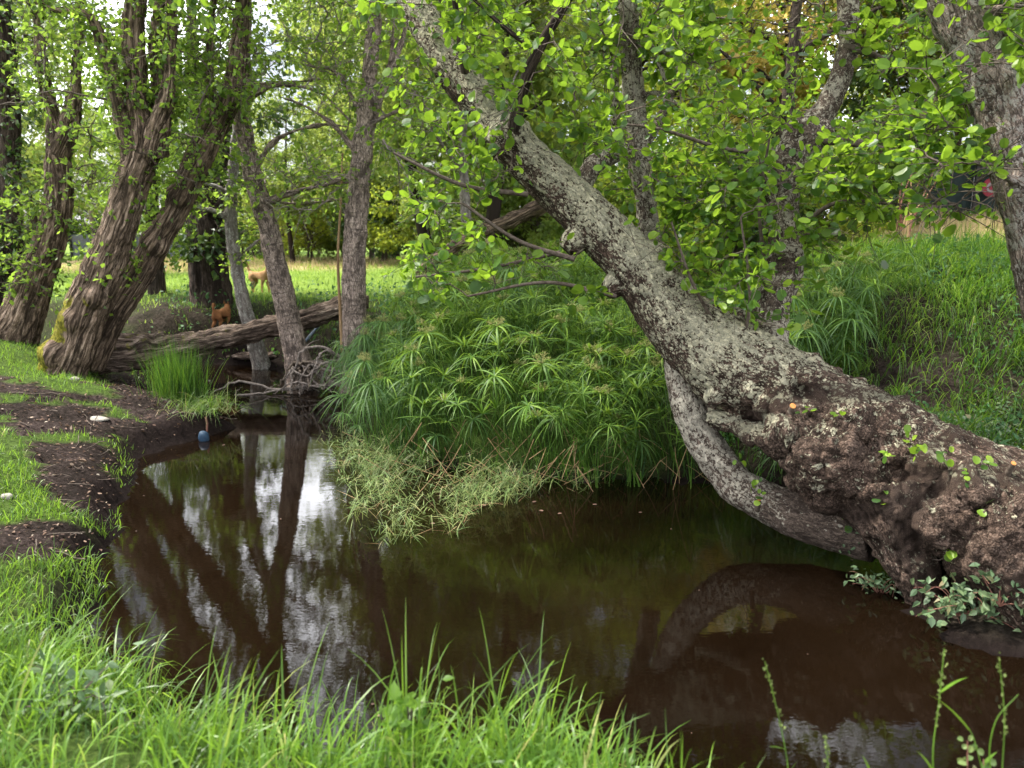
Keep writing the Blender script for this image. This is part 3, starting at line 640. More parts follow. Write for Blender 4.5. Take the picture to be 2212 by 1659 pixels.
tree("leaning furrowed trunk rising from behind the mossy footed poplar", [
    [(192, 785, 9.5, 66), (245, 675, 9.5, 62), (300, 590, 9.5, 62), (345, 510, 9.5, 54), (388, 435, 9.5, 50), (430, 340, 9.5, 56), (470, 260, 9.5, 48), (500, 200, 9.5, 42), (520, 60, 9.6, 30), (530, -120, 9.7, 20), (540, -400, 9.9, 12)],
    [(455, 215, 9.5, 26), (452, 150, 9.4, 16), (456, 60, 9.3, 14), (466, -40, 9.2, 12), (470, -200, 9.2, 9)]],
    M["furrowed"], [(360, 560, -60, 200, 8.8, 10.4, 1.3), (330, 520, 180, 330, 9.0, 10.2, .8), (330, 620, -400, -60, 8.6, 10.8, 1.4), (400, 700, -800, -400, 8.5, 11, 1)], 85, M["poplar_leaf"], .072, 32, .017, .018, 18., .09, 1500,
    balls=[(335, 525, 9.45, 30), (388, 425, 9.45, 28)], name="poplar_tree", lump=.012)
tree("forked grey brown trunk with a torn hollow at its foot", [
    [(10, 760, 10.2, 120), (40, 700, 10.2, 92), (75, 610, 10.2, 72), (108, 520, 10.2, 60), (128, 430, 10.2, 54), (125, 350, 10.2, 48), (118, 270, 10.2, 30), (95, 170, 10.1, 26), (85, 80, 10.0, 22), (80, -80, 10, 16), (70, -350, 10, 10)],
    [(130, 330, 10.2, 44), (155, 250, 10.2, 36), (165, 170, 10.3, 20), (172, 60, 10.4, 17), (180, -120, 10.5, 12), (190, -350, 10.6, 8)]],
    M["furrowed"], [(20, 260, -60, 120, 9.4, 11, 1.2), (100, 260, 330, 520, 9.8, 11, 1.0), (0, 120, 420, 640, 9.6, 10.6, 1.0), (-100, 260, -450, -60, 9, 11.2, 1.4)], 90, M["poplar_leaf"], .072, 33, .018, .02, 14., .1, 1200, name="poplar_tree", lump=.012)
tree("dark leaf wrapped trunk at the edge of the grove", [
    [(-20, 790, 10.8, 110), (0, 690, 10.8, 80), (12, 560, 10.8, 64), (16, 400, 10.8, 52), (14, 250, 10.8, 50), (5, 80, 10.8, 46), (0, -100, 10.9, 36), (-10, -420, 11, 20)]],
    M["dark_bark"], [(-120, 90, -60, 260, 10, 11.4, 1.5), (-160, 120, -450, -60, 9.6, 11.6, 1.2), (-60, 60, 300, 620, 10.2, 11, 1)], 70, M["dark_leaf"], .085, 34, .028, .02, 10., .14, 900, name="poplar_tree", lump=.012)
tree("short dark trunk standing alone on the far grass", [[(345, 690, 15, 46), (340, 640, 15, 38), (336, 560, 15, 34), (330, 470, 15, 30), (318, 330, 15, 24), (300, 150, 15, 16), (290, -50, 15.2, 10)]],
     M["dark_bark"], [(230, 430, 380, 520, 14, 16, 1), (200, 420, 50, 380, 13.5, 16.5, 1.5)], 60, M["poplar_leaf"], .13, 35, .03, .02, 8.)
tree("thick dark trunk with spreading foot behind the orange dog", [
    [(470, 740, 13, 150), (462, 690, 13, 100), (455, 620, 13, 84), (450, 560, 13, 78), (446, 500, 13, 80), (440, 430, 13.1, 62), (430, 330, 13.2, 40), (420, 180, 13.3, 26), (410, -50, 13.4, 14)],
    [(465, 480, 13, 44), (490, 420, 13.1, 36), (480, 330, 13.2, 28), (500, 180, 13.3, 18), (520, -40, 13.4, 10)],
    [(445, 700, 13, 60), (400, 735, 12.8, 40), (360, 770, 12.6, 26)], [(480, 700, 12.9, 50), (530, 730, 12.7, 34), (560, 750, 12.5, 20)], [(450, 480, 13, 36), (410, 470, 13, 22), (380, 455, 13, 10)]],
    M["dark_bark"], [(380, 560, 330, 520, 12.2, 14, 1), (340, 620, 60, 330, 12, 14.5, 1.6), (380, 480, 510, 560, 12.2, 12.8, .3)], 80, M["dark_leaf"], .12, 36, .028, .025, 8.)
# slender trunks beyond the tangle of roots
tree("slender pale thin trunk leaning across the fallen log", [
    [(580, 850, 11.6, 44), (566, 790, 11.6, 40), (545, 720, 11.6, 33), (525, 650, 11.6, 29), (512, 580, 11.6, 27), (500, 500, 11.6, 25), (500, 420, 11.6, 24), (508, 330, 11.6, 22), (516, 240, 11.6, 20), (520, 100, 11.7, 15), (530, -150, 11.8, 10)],
    [(503, 440, 11.6, 12), (480, 410, 11.5, 9), (440, 395, 11.4, 6)], [(505, 480, 11.6, 12), (460, 455, 11.5, 9), (400, 450, 11.4, 6)], [(515, 560, 11.6, 9), (545, 530, 11.6, 7), (570, 510, 11.7, 5)]],
    M["pale_bark"], [(380, 560, 400, 470, 11, 12, .7), (520, 600, 480, 560, 11.2, 12, .5), (430, 640, -300, 60, 11, 12.5, 1.5)], 50, M["poplar_leaf"], .072, 37, .016, .006, 14., .5, name="alder_tree", lf=lambda co, no, bk, sl: np.full(len(co), .5))
t8, L8 = tree("slender ringed trunk standing in the root tangle before the fallen log", [
    [(662, 860, 10.2, 84), (648, 800, 10.2, 62), (632, 730, 10.2, 52), (615, 650, 10.2, 47), (596, 570, 10.2, 46), (580, 490, 10.2, 42), (558, 420, 10.2, 40), (540, 350, 10.2, 36), (526, 270, 10.2, 34), (522, 170, 10.2, 34), (526, 60, 10.2, 32), (528, -60, 10.2, 28), (540, -300, 10.3, 20), (560, -650, 10.5, 10)],
    [(565, 440, 10.2, 18), (620, 420, 10.1, 11), (720, 395, 10.0, 8), (800, 400, 9.9, 5)], [(545, 370, 10.2, 16), (600, 300, 10.1, 10), (690, 270, 10, 7), (760, 275, 9.9, 4)],
    [(528, 215, 10.2, 16), (600, 185, 10.1, 11), (690, 200, 10, 8), (760, 265, 9.9, 5)], [(526, 190, 10.2, 14), (600, 180, 10.4, 9), (700, 170, 10.6, 6)], [(524, 250, 10.2, 14), (480, 215, 10.1, 10), (445, 205, 10, 6)], [(560, 430, 10.2, 12), (640, 440, 10.4, 8), (740, 430, 10.6, 5)]],
    M["ringed"], [(540, 780, 60, 200, 9.4, 11, .8), (560, 800, 330, 470, 9.5, 10.8, .9), (320, 760, -350, 30, 9, 11.5, 2.5), (250, 800, -900, -350, 8.5, 11.5, 3.6)], 205, M["poplar_leaf"], .08, 38, .018, .008, 12., .6, name="alder_tree", twig="grey_twig", per=5)
tree("straight ringed trunk rising beside the sedge with a pale side limb", [
    [(776, 850, 9.7, 84), (770, 780, 9.7, 60), (766, 700, 9.7, 52), (764, 600, 9.7, 50), (768, 500, 9.7, 48), (776, 400, 9.7, 46), (786, 300, 9.7, 42), (794, 220, 9.7, 36), (800, 140, 9.7, 33), (808, 60, 9.7, 30), (815, -60, 9.7, 26), (835, -350, 9.8, 18), (860, -700, 10, 9)],
    [(792, 290, 9.75, 26), (815, 225, 9.85, 20), (838, 170, 9.9, 16), (865, 100, 10, 12), (890, 0, 10, 9)], [(826, 200, 9.9, 14), (845, 120, 9.95, 9), (850, 30, 10, 6)], [(770, 330, 9.7, 14), (720, 270, 9.6, 9), (650, 225, 9.5, 6), (590, 205, 9.4, 4)],
    [(768, 370, 9.7, 14), (700, 400, 9.8, 9), (620, 415, 9.9, 6)], [(780, 250, 9.7, 12), (730, 160, 9.8, 8), (660, 140, 9.9, 5)], [(780, 280, 9.7, 12), (860, 240, 9.6, 8), (930, 235, 9.5, 5)]],
    M["ringed"], [(620, 960, -60, 130, 9, 10.6, 1.4), (800, 960, 130, 480, 9, 10.4, 1.1), (630, 760, 120, 420, 9.2, 10.6, .9), (500, 1100, -450, -60, 8.4, 11, 2.8), (450, 1250, -950, -450, 8, 11.5, 4.2)], 290, M["poplar_leaf"], .08, 39, .018, .008, 12., .6, name="alder_tree", twig="grey_twig", per=5)
tree("upright pale trunk standing directly behind the leaning alder", [
    [(1430, 700, 6.4, 50), (1418, 600, 6.4, 46), (1402, 500, 6.4, 44), (1390, 400, 6.4, 43), (1378, 300, 6.4, 42), (1370, 200, 6.4, 42), (1362, 100, 6.4, 41), (1354, 0, 6.4, 40), (1348, -150, 6.5, 34), (1350, -450, 6.7, 20)],
    [(1390, 420, 6.4, 26), (1350, 330, 6.5, 20), (1332, 250, 6.5, 19), (1326, 130, 6.5, 17), (1335, 125, 6.48, 8)], [(1372, 215, 6.4, 16), (1420, 200, 6.3, 11), (1470, 230, 6.2, 8)], [(1370, 130, 6.4, 14), (1300, 110, 6.3, 9), (1260, 100, 6.2, 5)], [(1365, 110, 6.4, 16), (1430, 110, 6.3, 12), (1480, 140, 6.2, 8)], [(1382, 30, 6.3, 12), (1400, 80, 6.2, 9), (1440, 180, 6.1, 6)]],
    M["limb_bark"], [(1200, 1600, -60, 260, 5.8, 7.2, 1.5), (1250, 1560, 250, 430, 5.9, 7, .8), (1300, 1750, -500, -60, 5.6, 7.4, 1.8), (1350, 1850, -1000, -500, 5.8, 8, 1.2)], 110, M["alder_leaf"], .066, 40, .014, .006, 20., .35, name="alder_tree", kind="round", lf=lambda co, no, bk, sl: np.full(len(co), .8), sublen=(.15, .4), keep=off_trunk)
tree("stout lichen speckled trunk slanting past the dark fence", [
    [(2300, 760, 4.9, 130), (2262, 620, 4.95, 112), (2230, 480, 5.0, 104), (2196, 350, 5.05, 100), (2158, 230, 5.1, 100), (2112, 110, 5.15, 100), (2060, 0, 5.2, 98), (2000, -130, 5.3, 84), (1930, -330, 5.5, 60), (1870, -600, 5.8, 34)],
    [(2215, 400, 5.0, 30), (2180, 385, 4.9, 16), (2150, 350, 4.8, 10), (2090, 420, 4.7, 6)], [(2100, 40, 5.1, 26), (2180, 15, 5.0, 16), (2300, 10, 4.9, 10)]],
    M["ringed"], [(1900, 2300, -60, 160, 4.4, 5.8, 1.5), (1950, 2120, 150, 330, 4.5, 5.6, .9), (1960, 2200, 320, 480, 4.4, 4.9, .7), (1800, 2600, -700, -60, 4.4, 6.4, 2.6), (1900, 2900, -1300, -600, 3.6, 6, 2.2)], 160, M["alder_leaf"], .066, 41, .014, .008, 14., .3, name="alder_tree", kind="round", lf=lambda co, no, bk, sl: np.full(len(co), .8), sublen=(.12, .36), keep=off_trunk)

def gap(p):
    px, py = proj(p); return ~((px > 1540) & (px < 1810) & (py < 190) & (np.random.default_rng(4).uniform(0, 1, len(p)) < .8))
tree("added alder shading the far bank, its fine leaves filling the gap behind the upright limb", [  # tree added to shade the slope; its leaves also fill the background
    [(1712, 600, 9.4, 36), (1704, 420, 9.4, 30), (1700, 250, 9.4, 26), (1715, 90, 9.5, 22), (1735, -120, 9.6, 16), (1760, -420, 9.8, 9)], [(1702, 260, 9.4, 14), (1600, 150, 9.2, 9), (1500, 60, 9.0, 6)], [(1710, 120, 9.5, 14), (1850, 40, 9.3, 9), (1990, -20, 9.2, 6)]],
    M["dark_bark"], [(1440, 2060, -60, 330, 8.2, 10.6, 1.5), (1500, 2350, -600, -60, 7.6, 11, 2.6)], 180, M["alder_leaf"], .075, 51, .02, .01, 10., name="alder_tree", sub=6, keep=gap)
tree("slim grey stemmed alder standing on the meadow edge between the trunks", [
    [(1012, 640, 13.4, 26), (1006, 480, 13.4, 22), (1000, 300, 13.4, 19), (1008, 120, 13.5, 15), (1015, -150, 13.6, 10)], [(1003, 380, 13.4, 10), (930, 280, 13.3, 7), (880, 250, 13.2, 4)], [(1002, 330, 13.4, 10), (1080, 230, 13.3, 7), (1120, 150, 13.3, 4)], [(1004, 250, 13.4, 9), (940, 140, 13.2, 6), (890, 60, 13.1, 4)]],
    M["pale_bark"], [(820, 1120, 100, 420, 12.4, 14.4, 1), (780, 1110, -300, 100, 12, 15, 1.6), (780, 1100, -650, -300, 12, 15, 1)], 110, M["poplar_leaf"], .11, 52, .02, .008, 10., name="alder_tree", twig="grey_twig", sub=6)

# ------------------------------------------------------------------ fallen wood
def log(label, ctrl_limbs, mat, voxel=.022, amp=.02, ks=9., balls=(), ms=None, name="fallen_log", lump=.03):
    L = [skel(c, 14 * len(c)) for c in ctrl_limbs]; b = L[0][len(L[0]) // 2]
    rt = organic(name, L, mat, None, voxel, [(*P(a, b_, c), d * c / F) for a, b_, c, d in balls], amp, ks, .08, lump, None, ms)
    return tag(rt, label, "log")
log("long weathered fallen log bridging the stream behind the rush tuft", [
    [(165, 772, 9.7, 66), (260, 772, 9.9, 60), (370, 754, 10.2, 54), (470, 733, 10.5, 48), (560, 713, 10.8, 45), (650, 692, 11.1, 43), (720, 671, 11.4, 44), (790, 648, 11.7, 42)],
    [(175, 742, 9.8, 28), (260, 736, 10.0, 32), (340, 738, 10.2, 32), (420, 735, 10.4, 34)]], M["log"], .02, .024, 10., [(345, 727, 10.2, 15), (735, 664, 11.45, 25), (310, 758, 9.95, 28)],
    lambda co, no, bk, sl: .62 * sstep((no[:, 2] + .1) / .6) * sstep((-2.6 - co[:, 0]) / 1.4))
log("reddish fallen trunk propped on the far meadow", [[(900, 588, 13.6, 22), (960, 548, 13.4, 26), (1030, 508, 13.2, 28), (1100, 478, 13.0, 30), (1180, 440, 12.8, 30)]], M["furrowed"], .025, .014, 9., name="fallen_tree")
log("short grey driftwood log lying in the shallows under the fallen log", [[(490, 772, 12.0, 10), (530, 768, 11.9, 16), (570, 768, 11.8, 18), (600, 770, 11.7, 10)]], M["log"], .02, .01, 12., name="driftwood_log")
r_ = np.random.default_rng(77)
def branch(name, ctrl, label, group, mat="grey_twig", side=3, cat="branch"):
    s = skel(ctrl, 26); s[:, 3] *= .62; s[1:-1, :3] += r_.normal(size=(24, 3)) * .008
    mb = MB(); V, Fq = tubes(s[None, :, :3], s[None, :, 3], 6); mb.add(V, Fq)
    for _ in range(side):
        k = r_.integers(5, 24); d = unit(unit(s[k + 1, :3] - s[k - 1, :3]) + r_.normal(size=3) * .7); l = r_.uniform(.12, .4)
        q = s[k, :3] + d * l * np.linspace(0, 1, 6)[:, None] + np.array([0, 0, -1]) * (l * .3 * np.linspace(0, 1, 6) ** 2)[:, None] + r_.normal(size=(6, 3)) * .006
        V, Fq = tubes(q[None], np.linspace(s[k, 3] * .6, .002, 6)[None], 4); mb.add(V, Fq)
    o = mb.build(name, M[mat]); return tag(o, label, cat, group)
for c in ([(455, 852, 9.7, 4), (520, 822, 9.75, 8), (600, 842, 9.8, 9), (700, 832, 9.8, 11), (780, 822, 9.8, 14)], [(460, 858, 9.6, 3), (540, 852, 9.65, 6), (640, 838, 9.75, 8), (760, 826, 9.8, 10)]):
    branch("dead_branch", c, "long bare grey branch trailing along the waterline toward the rush tuft", "bare branches trailing on the water", side=6)
for c in ([(632, 826, 9.8, 5), (650, 762, 9.75, 8), (690, 748, 9.7, 9), (735, 770, 9.7, 10), (772, 792, 9.7, 12)], [(640, 840, 9.7, 4), (668, 790, 9.7, 7), (710, 800, 9.65, 8), (760, 778, 9.7, 10)], [(610, 848, 9.7, 4), (628, 800, 9.7, 7), (662, 812, 9.65, 7), (700, 786, 9.65, 9), (770, 772, 9.7, 9)],
          [(668, 832, 9.6, 4), (690, 770, 9.6, 7), (718, 760, 9.65, 7), (756, 800, 9.7, 8)], [(700, 838, 9.55, 4), (716, 806, 9.55, 6), (742, 800, 9.6, 6), (775, 815, 9.65, 7)], [(590, 850, 9.7, 3), (640, 824, 9.7, 6), (690, 836, 9.6, 6), (730, 818, 9.6, 6)]):
    branch("dead_branch", c, "arching bare branch in the tangle between the two ringed trunks", "arching branches in the tangle", side=4)
for i in range(20):
    a = np.array([632 + r_.uniform(-12, 40), 790 + r_.uniform(-8, 14), 10.15 - r_.uniform(0, .2)]); e = a + np.array([r_.uniform(-45, 110), r_.uniform(30, 62), -r_.uniform(.2, .55)])
    s = skel([(*a, 8), (*(a * .6 + e * .4 + np.array([6, -14, 0])), 6), (*(a * .25 + e * .75), 4), (*e, 2)], 20); s[1:, :3] += r_.normal(size=(19, 3)) * .012
    mb = MB(); V, Fq = tubes(s[None, :, :3], s[None, :, 3], 6); mb.add(V, Fq); mb.build("root", M["twig"] if i % 2 else M["grey_twig"], t8)
p0 = P(655, 742, 11.2); p1 = P(694, 698, 11.6); mb = MB(); V, Fq = tubes(np.linspace(p0, p1, 8)[None], np.full((1, 8), .022), 10); mb.add(V, Fq)
M["pipe"] = plain("blue grey plastic", (.11, .14, .2), (.17, .21, .28), 8, .4)
tag(mb.build("pipe", M["pipe"]), "blue grey pipe slanting out of the bank below the fallen log", "pipe")

# ------------------------------------------------------------------ strips: grass blades and sedge leaves
def strips(mb, base, d, L, w, droop, npt=5, mi=0, wdir=None, r=None):
    s = np.linspace(0, 1, npt)[None, :, None]; n = len(base)
    L = np.broadcast_to(L, n)[:, None, None]; w = np.broadcast_to(w, n)[:, None, None]; droop = np.broadcast_to(droop, n)[:, None, None]
    C = base[:, None] + d[:, None] * L * s + np.array([0, 0, -1.]) * droop * L * s ** 2.2
    if wdir is None:
        rr = r or rng; wdir = unit(np.cross(d, np.array([0, 0, 1.])) + runit(n, rr) * .35)
    ww = w * (1 - s ** 2 * .96) * (.55 + .45 * np.minimum(s * 4, 1)) * .5
    A = C - wdir[:, None] * ww; B_ = C + wdir[:, None] * ww
    V = np.stack([A, B_], 2).reshape(-1, 3); idx = np.arange(n * npt * 2).reshape(n, npt, 2)
    mb.add(V, np.stack([idx[:, :-1, 0], idx[:, :-1, 1], idx[:, 1:, 1], idx[:, 1:, 0]], -1).reshape(-1, 4), mi)
def grass(name, label, x, y, L, w, lean, droop, mats, seed, wind=(0, 0, 0), npt=5, mudcut=.5, kind="stuff", sdmin=.03, share=(1.,)):
    r = np.random.default_rng(seed); sd = sdist(x, y); z = ground(x, y, sd); ok = sd > sdmin
    if mudcut is not None: ok &= mud_shade(x, y, z) < r.uniform(mudcut - .2, mudcut + .6, len(x))
    x, y, z = x[ok], y[ok], z[ok]; n = len(x); b = np.stack([x, y, z - .01], 1)
    d = unit(np.array([0, 0, 1.]) + runit(n, r) * np.array([1, 1, .2]) * r.uniform(.2, 1, n)[:, None] * lean + np.array(wind))
    ln = r.uniform(*L, n) * np.clip(1 + .35 * fbm2(x, y, 1.7, 2, 5.), .5, 1.5); ww = r.uniform(*w, n); dp = r.uniform(*droop, n)
    mb = MB(); cut = np.cumsum(share) * n; a = 0; perm = r.permutation(n)
    for i, c in enumerate(cut.astype(int)):
        k = perm[a:c]; a = c
        if len(k): strips(mb, b[k], d[k], ln[k], ww[k], dp[k], npt, i, r=r)
    return tag(mb.build(name, mats), label, None, None, kind)
r_ = np.random.default_rng(5)
def uni(n, x0, x1, y0, y1): return r_.uniform(x0, x1, n), r_.uniform(y0, y1, n)
def tufts(n, per, x0, x1, y0, y1, s):
    a, b = uni(n, x0, x1, y0, y1); k = np.repeat(np.arange(n), per); return a[k] + r_.normal(size=len(k)) * s, b[k] + r_.normal(size=len(k)) * s
x1, y1 = tufts(980, 13, -2.5, 1.0, 1.5, 3.2, .035); k = fbm2(x1, y1, 2.6, 3, 1.) > r_.uniform(-.9, .5, len(x1)); x1, y1 = x1[k], y1[k]
grass("grass", "long bright green grass arching over the water's edge", x1, y1, (.16, .56), (.0045, .0105), .95, (.25, 1.1), [M["near_grass"], M["grass"]], 1, (.1, .12, 0), 6, share=(.7, .3))
x1, y1 = tufts(60, 9, -1.1, .75, 2.0, 2.75, .04)
grass("grass", "longest arching grass blades leaning over the dark water", x1, y1, (.42, .78), (.005, .011), .7, (.25, .8), [M["near_grass"]], 17, (.12, .15, 0), 7)
x1, y1 = uni(3500, -2.6, 1.2, 1.2, 3.2)
grass("grass", "short fine grass carpeting the bank beneath the long blades", x1, y1, (.05, .16), (.003, .006), .9, (.1, .6), [M["dark_grass"]], 2, npt=4)
x1, y1 = tufts(650, 16, -4.2, -1.7, 2.9, 5.6, .07)
grass("grass", "bright tufted grass on the lower bank beside the dark water", x1, y1, (.08, .24), (.004, .009), .8, (.2, .9), [M["near_grass"], M["grass"]], 3, (.08, 0, 0), 5, share=(.5, .5), mudcut=.35)
x1, y1 = tufts(1800, 14, -7.5, -2.0, 4.6, 10.2, .09)
grass("grass", "short patchy grass on the muddy bank around the poplars", x1, y1, (.04, .13), (.005, .009), .8, (.1, .6), [M["grass"], M["near_grass"]], 4, (.05, 0, 0), 4, mudcut=.3, share=(.6, .4))
x1, y1 = uni(46000, -16, 7, 11.5, 32); k = y1 > 11.5 + 9 * r_.uniform(0, 1, len(y1)) ** 3
grass("grass", "sunlit meadow grass beyond the fallen log", x1[k], y1[k], (.07, .2), (.012, .03), .6, (.1, .5), [M["meadow_grass"], M["grass"]], 6, npt=3, share=(.8, .2))
x1, y1 = tufts(2400, 13, 1.6, 7.5, 4.6, 10.6, .06)
k = sdist(x1, y1) > .5
grass("grass", "deep green grass hanging down the shaded far bank", x1[k], y1[k], (.22, .62), (.005, .01), .75, (.2, 1.0), [M["dark_grass"], M["grass"]], 7, (-.2, -.6, 0), 6, mudcut=.45, share=(.55, .45))
x1, y1 = tufts(1100, 14, 2.8, 9.5, 7.6, 11.8, .1)
grass("grass", "bright long grass spilling over the top of the far bank", x1, y1, (.2, .48), (.006, .012), .9, (.5, 1.3), [M["meadow_grass"], M["near_grass"]], 8, (-.15, -.6, 0), 6, share=(.5, .5))
x1, y1 = uni(26000, 2.5, 16, 10.2, 20); k = dryness(x1, y1) > r_.uniform(.1, .7, len(x1))
grass("grass", "pale straw coloured dry grass before the dark fence", x1[k], y1[k], (.2, .5), (.006, .014), .35, (.0, .35), [M["dry_grass"], M["meadow_grass"]], 9, npt=4, share=(.93, .07), mudcut=None)
x1, y1 = uni(9000, -14, -3, 20, 31); k = dryness(x1, y1) > r_.uniform(.1, .7, len(x1))
grass("grass", "pale dry grass on the meadow behind the poplars", x1[k], y1[k], (.1, .3), (.015, .03), .4, (.0, .4), [M["dry_grass"]], 10, npt=3, mudcut=None)
x1, y1 = uni(12000, -1.4, 3.0, 8.3, 14)
grass("grass", "fresh green grass on the bank top behind the sedge", x1, y1, (.08, .24), (.006, .014), .7, (.1, .7), [M["meadow_grass"], M["near_grass"]], 12, npt=4, share=(.6, .4))
x1, y1 = tufts(800, 12, -5.5, -.3, 10.2, 14.2, .1)
grass("grass", "rough dull grass on the broken bank around the dogs", x1, y1, (.06, .26), (.006, .012), .9, (.2, .9), [M["grass"], M["dark_grass"]], 13, npt=4, mudcut=.8, share=(.5, .5))

# low broad leaved weeds on the shaded bank
x1, y1 = tufts(600, 16, 1.7, 6.8, 4.4, 9.6, .11); sd = sdist(x1, y1); z1 = ground(x1, y1, sd); ok = (sd > .35) & (mud_shade(x1, y1, z1) < .6)
q = np.stack([x1, y1, z1 + r_.uniform(.03, .22, len(x1))], 1)[ok]; mb = MB()
leaves(mb, q, unit(runit(len(q), r_) + np.array([0, -.3, 0])), unit(np.array([0, -.3, 1.]) + runit(len(q), r_) * .5), r_.uniform(.025, .06, len(q)), "point", 0)
x1, y1 = tufts(260, 18, 2.0, 4.2, 4.6, 6.4, .09); sd = sdist(x1, y1); z1 = ground(x1, y1, sd); ok = sd > .3
q = np.stack([x1, y1, z1 + r_.uniform(.03, .2, len(x1))], 1)[ok]
leaves(mb, q, unit(runit(len(q), r_) + np.array([0, -.3, 0])), unit(np.array([0, -.3, 1.]) + runit(len(q), r_) * .5), r_.uniform(.02, .05, len(q)), "point", 1)
tag(mb.build("weeds", [M["weed"], M["bramble"]], smooth=False), "low broad leaved weeds creeping over the shaded far bank", None, None, "stuff")
x1, y1 = tufts(75, 20, -6, -.5, 10.4, 14.5, .16); sd = sdist(x1, y1); z1 = ground(x1, y1, sd); ok = sd > .1
q = np.stack([x1, y1, z1 + r_.uniform(.03, .3, len(x1))], 1)[ok]; mb = MB()
leaves(mb, q, runit(len(q), r_), unit(np.array([0, -.3, 1.]) + runit(len(q), r_) * .6), r_.uniform(.04, .09, len(q)), "point", 0)
tag(mb.build("weeds", [M["weed"]], smooth=False), "dark leafy weeds under and behind the fallen log", None, None, "stuff")

# pale grass growing out of the shallow water before the sedge
n = 620; poly = [(728, 960), (780, 945), (900, 1000), (1010, 1030), (1160, 1050), (1330, 1050), (1000, 1110), (985, 1160), (820, 1185), (740, 1090), (705, 1020)]
pp = []
while len(pp) < n:
    a, b = r_.uniform(690, 1540), r_.uniform(930, 1200)
    if inpoly(np.array([a]), np.array([b]), poly)[0] and r_.uniform() < np.clip(.5 + 1.3 * fbm2(np.array([a]), np.array([b]), .016, 3)[0], .03, 1): pp.append(G(a, b, 0))
pp = np.array(pp); k = np.repeat(np.arange(n), 5); m = len(k)
st = unit(np.array([0, 0, .9]) + runit(n, r_) * np.array([.9, .9, .3])); hgt = r_.uniform(.08, .46, n)
mb = MB(); strips(mb, pp - np.array([0, 0, .03]), st, hgt + .05, .004, .2, 5, 0, r=r_)
u = r_.uniform(.35, 1, m); b = pp[k] + st[k] * (hgt[k] * u)[:, None] + np.array([0, 0, -.2]) * (hgt[k] * u ** 2.2)[:, None]
strips(mb, b, unit(st[k] * .3 + runit(m, r_) * np.array([1, 1, .5])), r_.uniform(.05, .15, m), r_.uniform(.004, .008, m), r_.uniform(0, .6, m), 4, 0, r=r_)
strips(mb, pp[:120] + np.array([0, 0, .01]), unit(runit(120, r_) * np.array([1, 1, .25])), r_.uniform(.1, .35, 120), .004, .05, 4, 1, r=r_)
tag(mb.build("water_grass", [M["water_grass"], M["dead_sedge"]]), "pale wispy creeping grass standing in the shallows before the sedge", None, None, "stuff")

# ------------------------------------------------------------------ umbrella sedge
def sedge_proto(stems, h, nl, ll, elev, droop, mat, flower, seed, bend=.14):
    r = np.random.default_rng(seed); rt = bpy.data.objects.new("umbrella_sedge", None); COL.objects.link(rt); rt.empty_display_size = .05
    for q in range(stems):
        hh = h * (1, .78, .6, .88)[q]; s = np.linspace(0, 1, 7); a = r.uniform(0, 2 * PI); o = r.normal(size=2) * .05 * (stems > 1); bb = bend * (1 + .9 * (q > 0))
        c = np.stack([o[0] + bb * hh * s ** 1.6 * math.cos(a), o[1] + bb * hh * s ** 1.6 * math.sin(a), hh * s - .05], 1)
        mb = MB(); V, Fq = tubes(c[None], np.linspace(.0045, .003, 7)[None], 5); mb.add(V, Fq); st = mb.build("stem", M["sedge"], rt)
        ph = np.linspace(0, 2 * PI, nl, endpoint=False) + r.uniform(-.25, .25, nl); el = r.uniform(*elev, nl)
        d = np.stack([np.cos(ph) * np.cos(el), np.sin(ph) * np.cos(el), np.sin(el)], 1)
        mb = MB(); wd = np.stack([-np.sin(ph), np.cos(ph), r.uniform(-.5, .5, nl)], 1)
        strips(mb, np.repeat(c[-1:], nl, 0), d, ll * r.uniform(.7, 1.15, nl), r.uniform(.011, .017, nl), r.uniform(*droop, nl), 7, 0, unit(wd), r); mb.build("leaf_whorl", M[mat], st)
        if flower and q == 0:
            n = 22; d2 = unit(runit(n, r) * np.array([1, 1, .5]) + np.array([0, 0, .75])); mb = MB()
            tip = c[-1] + d2 * r.uniform(.04, .085, n)[:, None]
            V, Fq = tubes(np.stack([np.repeat(c[-1:], n, 0), (c[-1] + tip) / 2 + np.array([0, 0, .006]), tip], 1), np.full((n, 3), .0009), 3); mb.add(V, Fq)
            k = np.repeat(tip, 7, 0) + r.normal(size=(n * 7, 3)) * .007; leaves(mb, k, runit(len(k), r), runit(len(k), r), .011, "fold", 0); mb.build("flower_head", M["flower"], st)
    return rt
PR = {"green": [sedge_proto(3, .8, 18, .26, (.2, 1.0), (.15, .65), "sedge", False, 1), sedge_proto(4, .95, 20, .28, (.1, .8), (.2, .75), "sedge", True, 2), sedge_proto(3, .6, 16, .24, (.2, 1.0), (.15, .7), "sedge", False, 3), sedge_proto(4, .96, 22, .27, (-.1, .5), (.4, 1.0), "sedge", True, 4)],
      "young": [sedge_proto(1, .55, 15, .22, (.4, 1.2), (.05, .3), "sedge_bright", False, 5), sedge_proto(1, .72, 20, .22, (.1, .9), (.05, .35), "sedge_bright", True, 6)],
      "droop": [sedge_proto(2, .74, 20, .28, (-.2, .5), (.7, 1.25), "blue_sedge", False, 7, .2), sedge_proto(2, .88, 22, .31, (-.2, .4), (.8, 1.3), "blue_sedge", True, 8, .22), sedge_proto(3, .55, 18, .25, (-.1, .6), (.6, 1.2), "blue_sedge", False, 9, .2)]}
used = set()
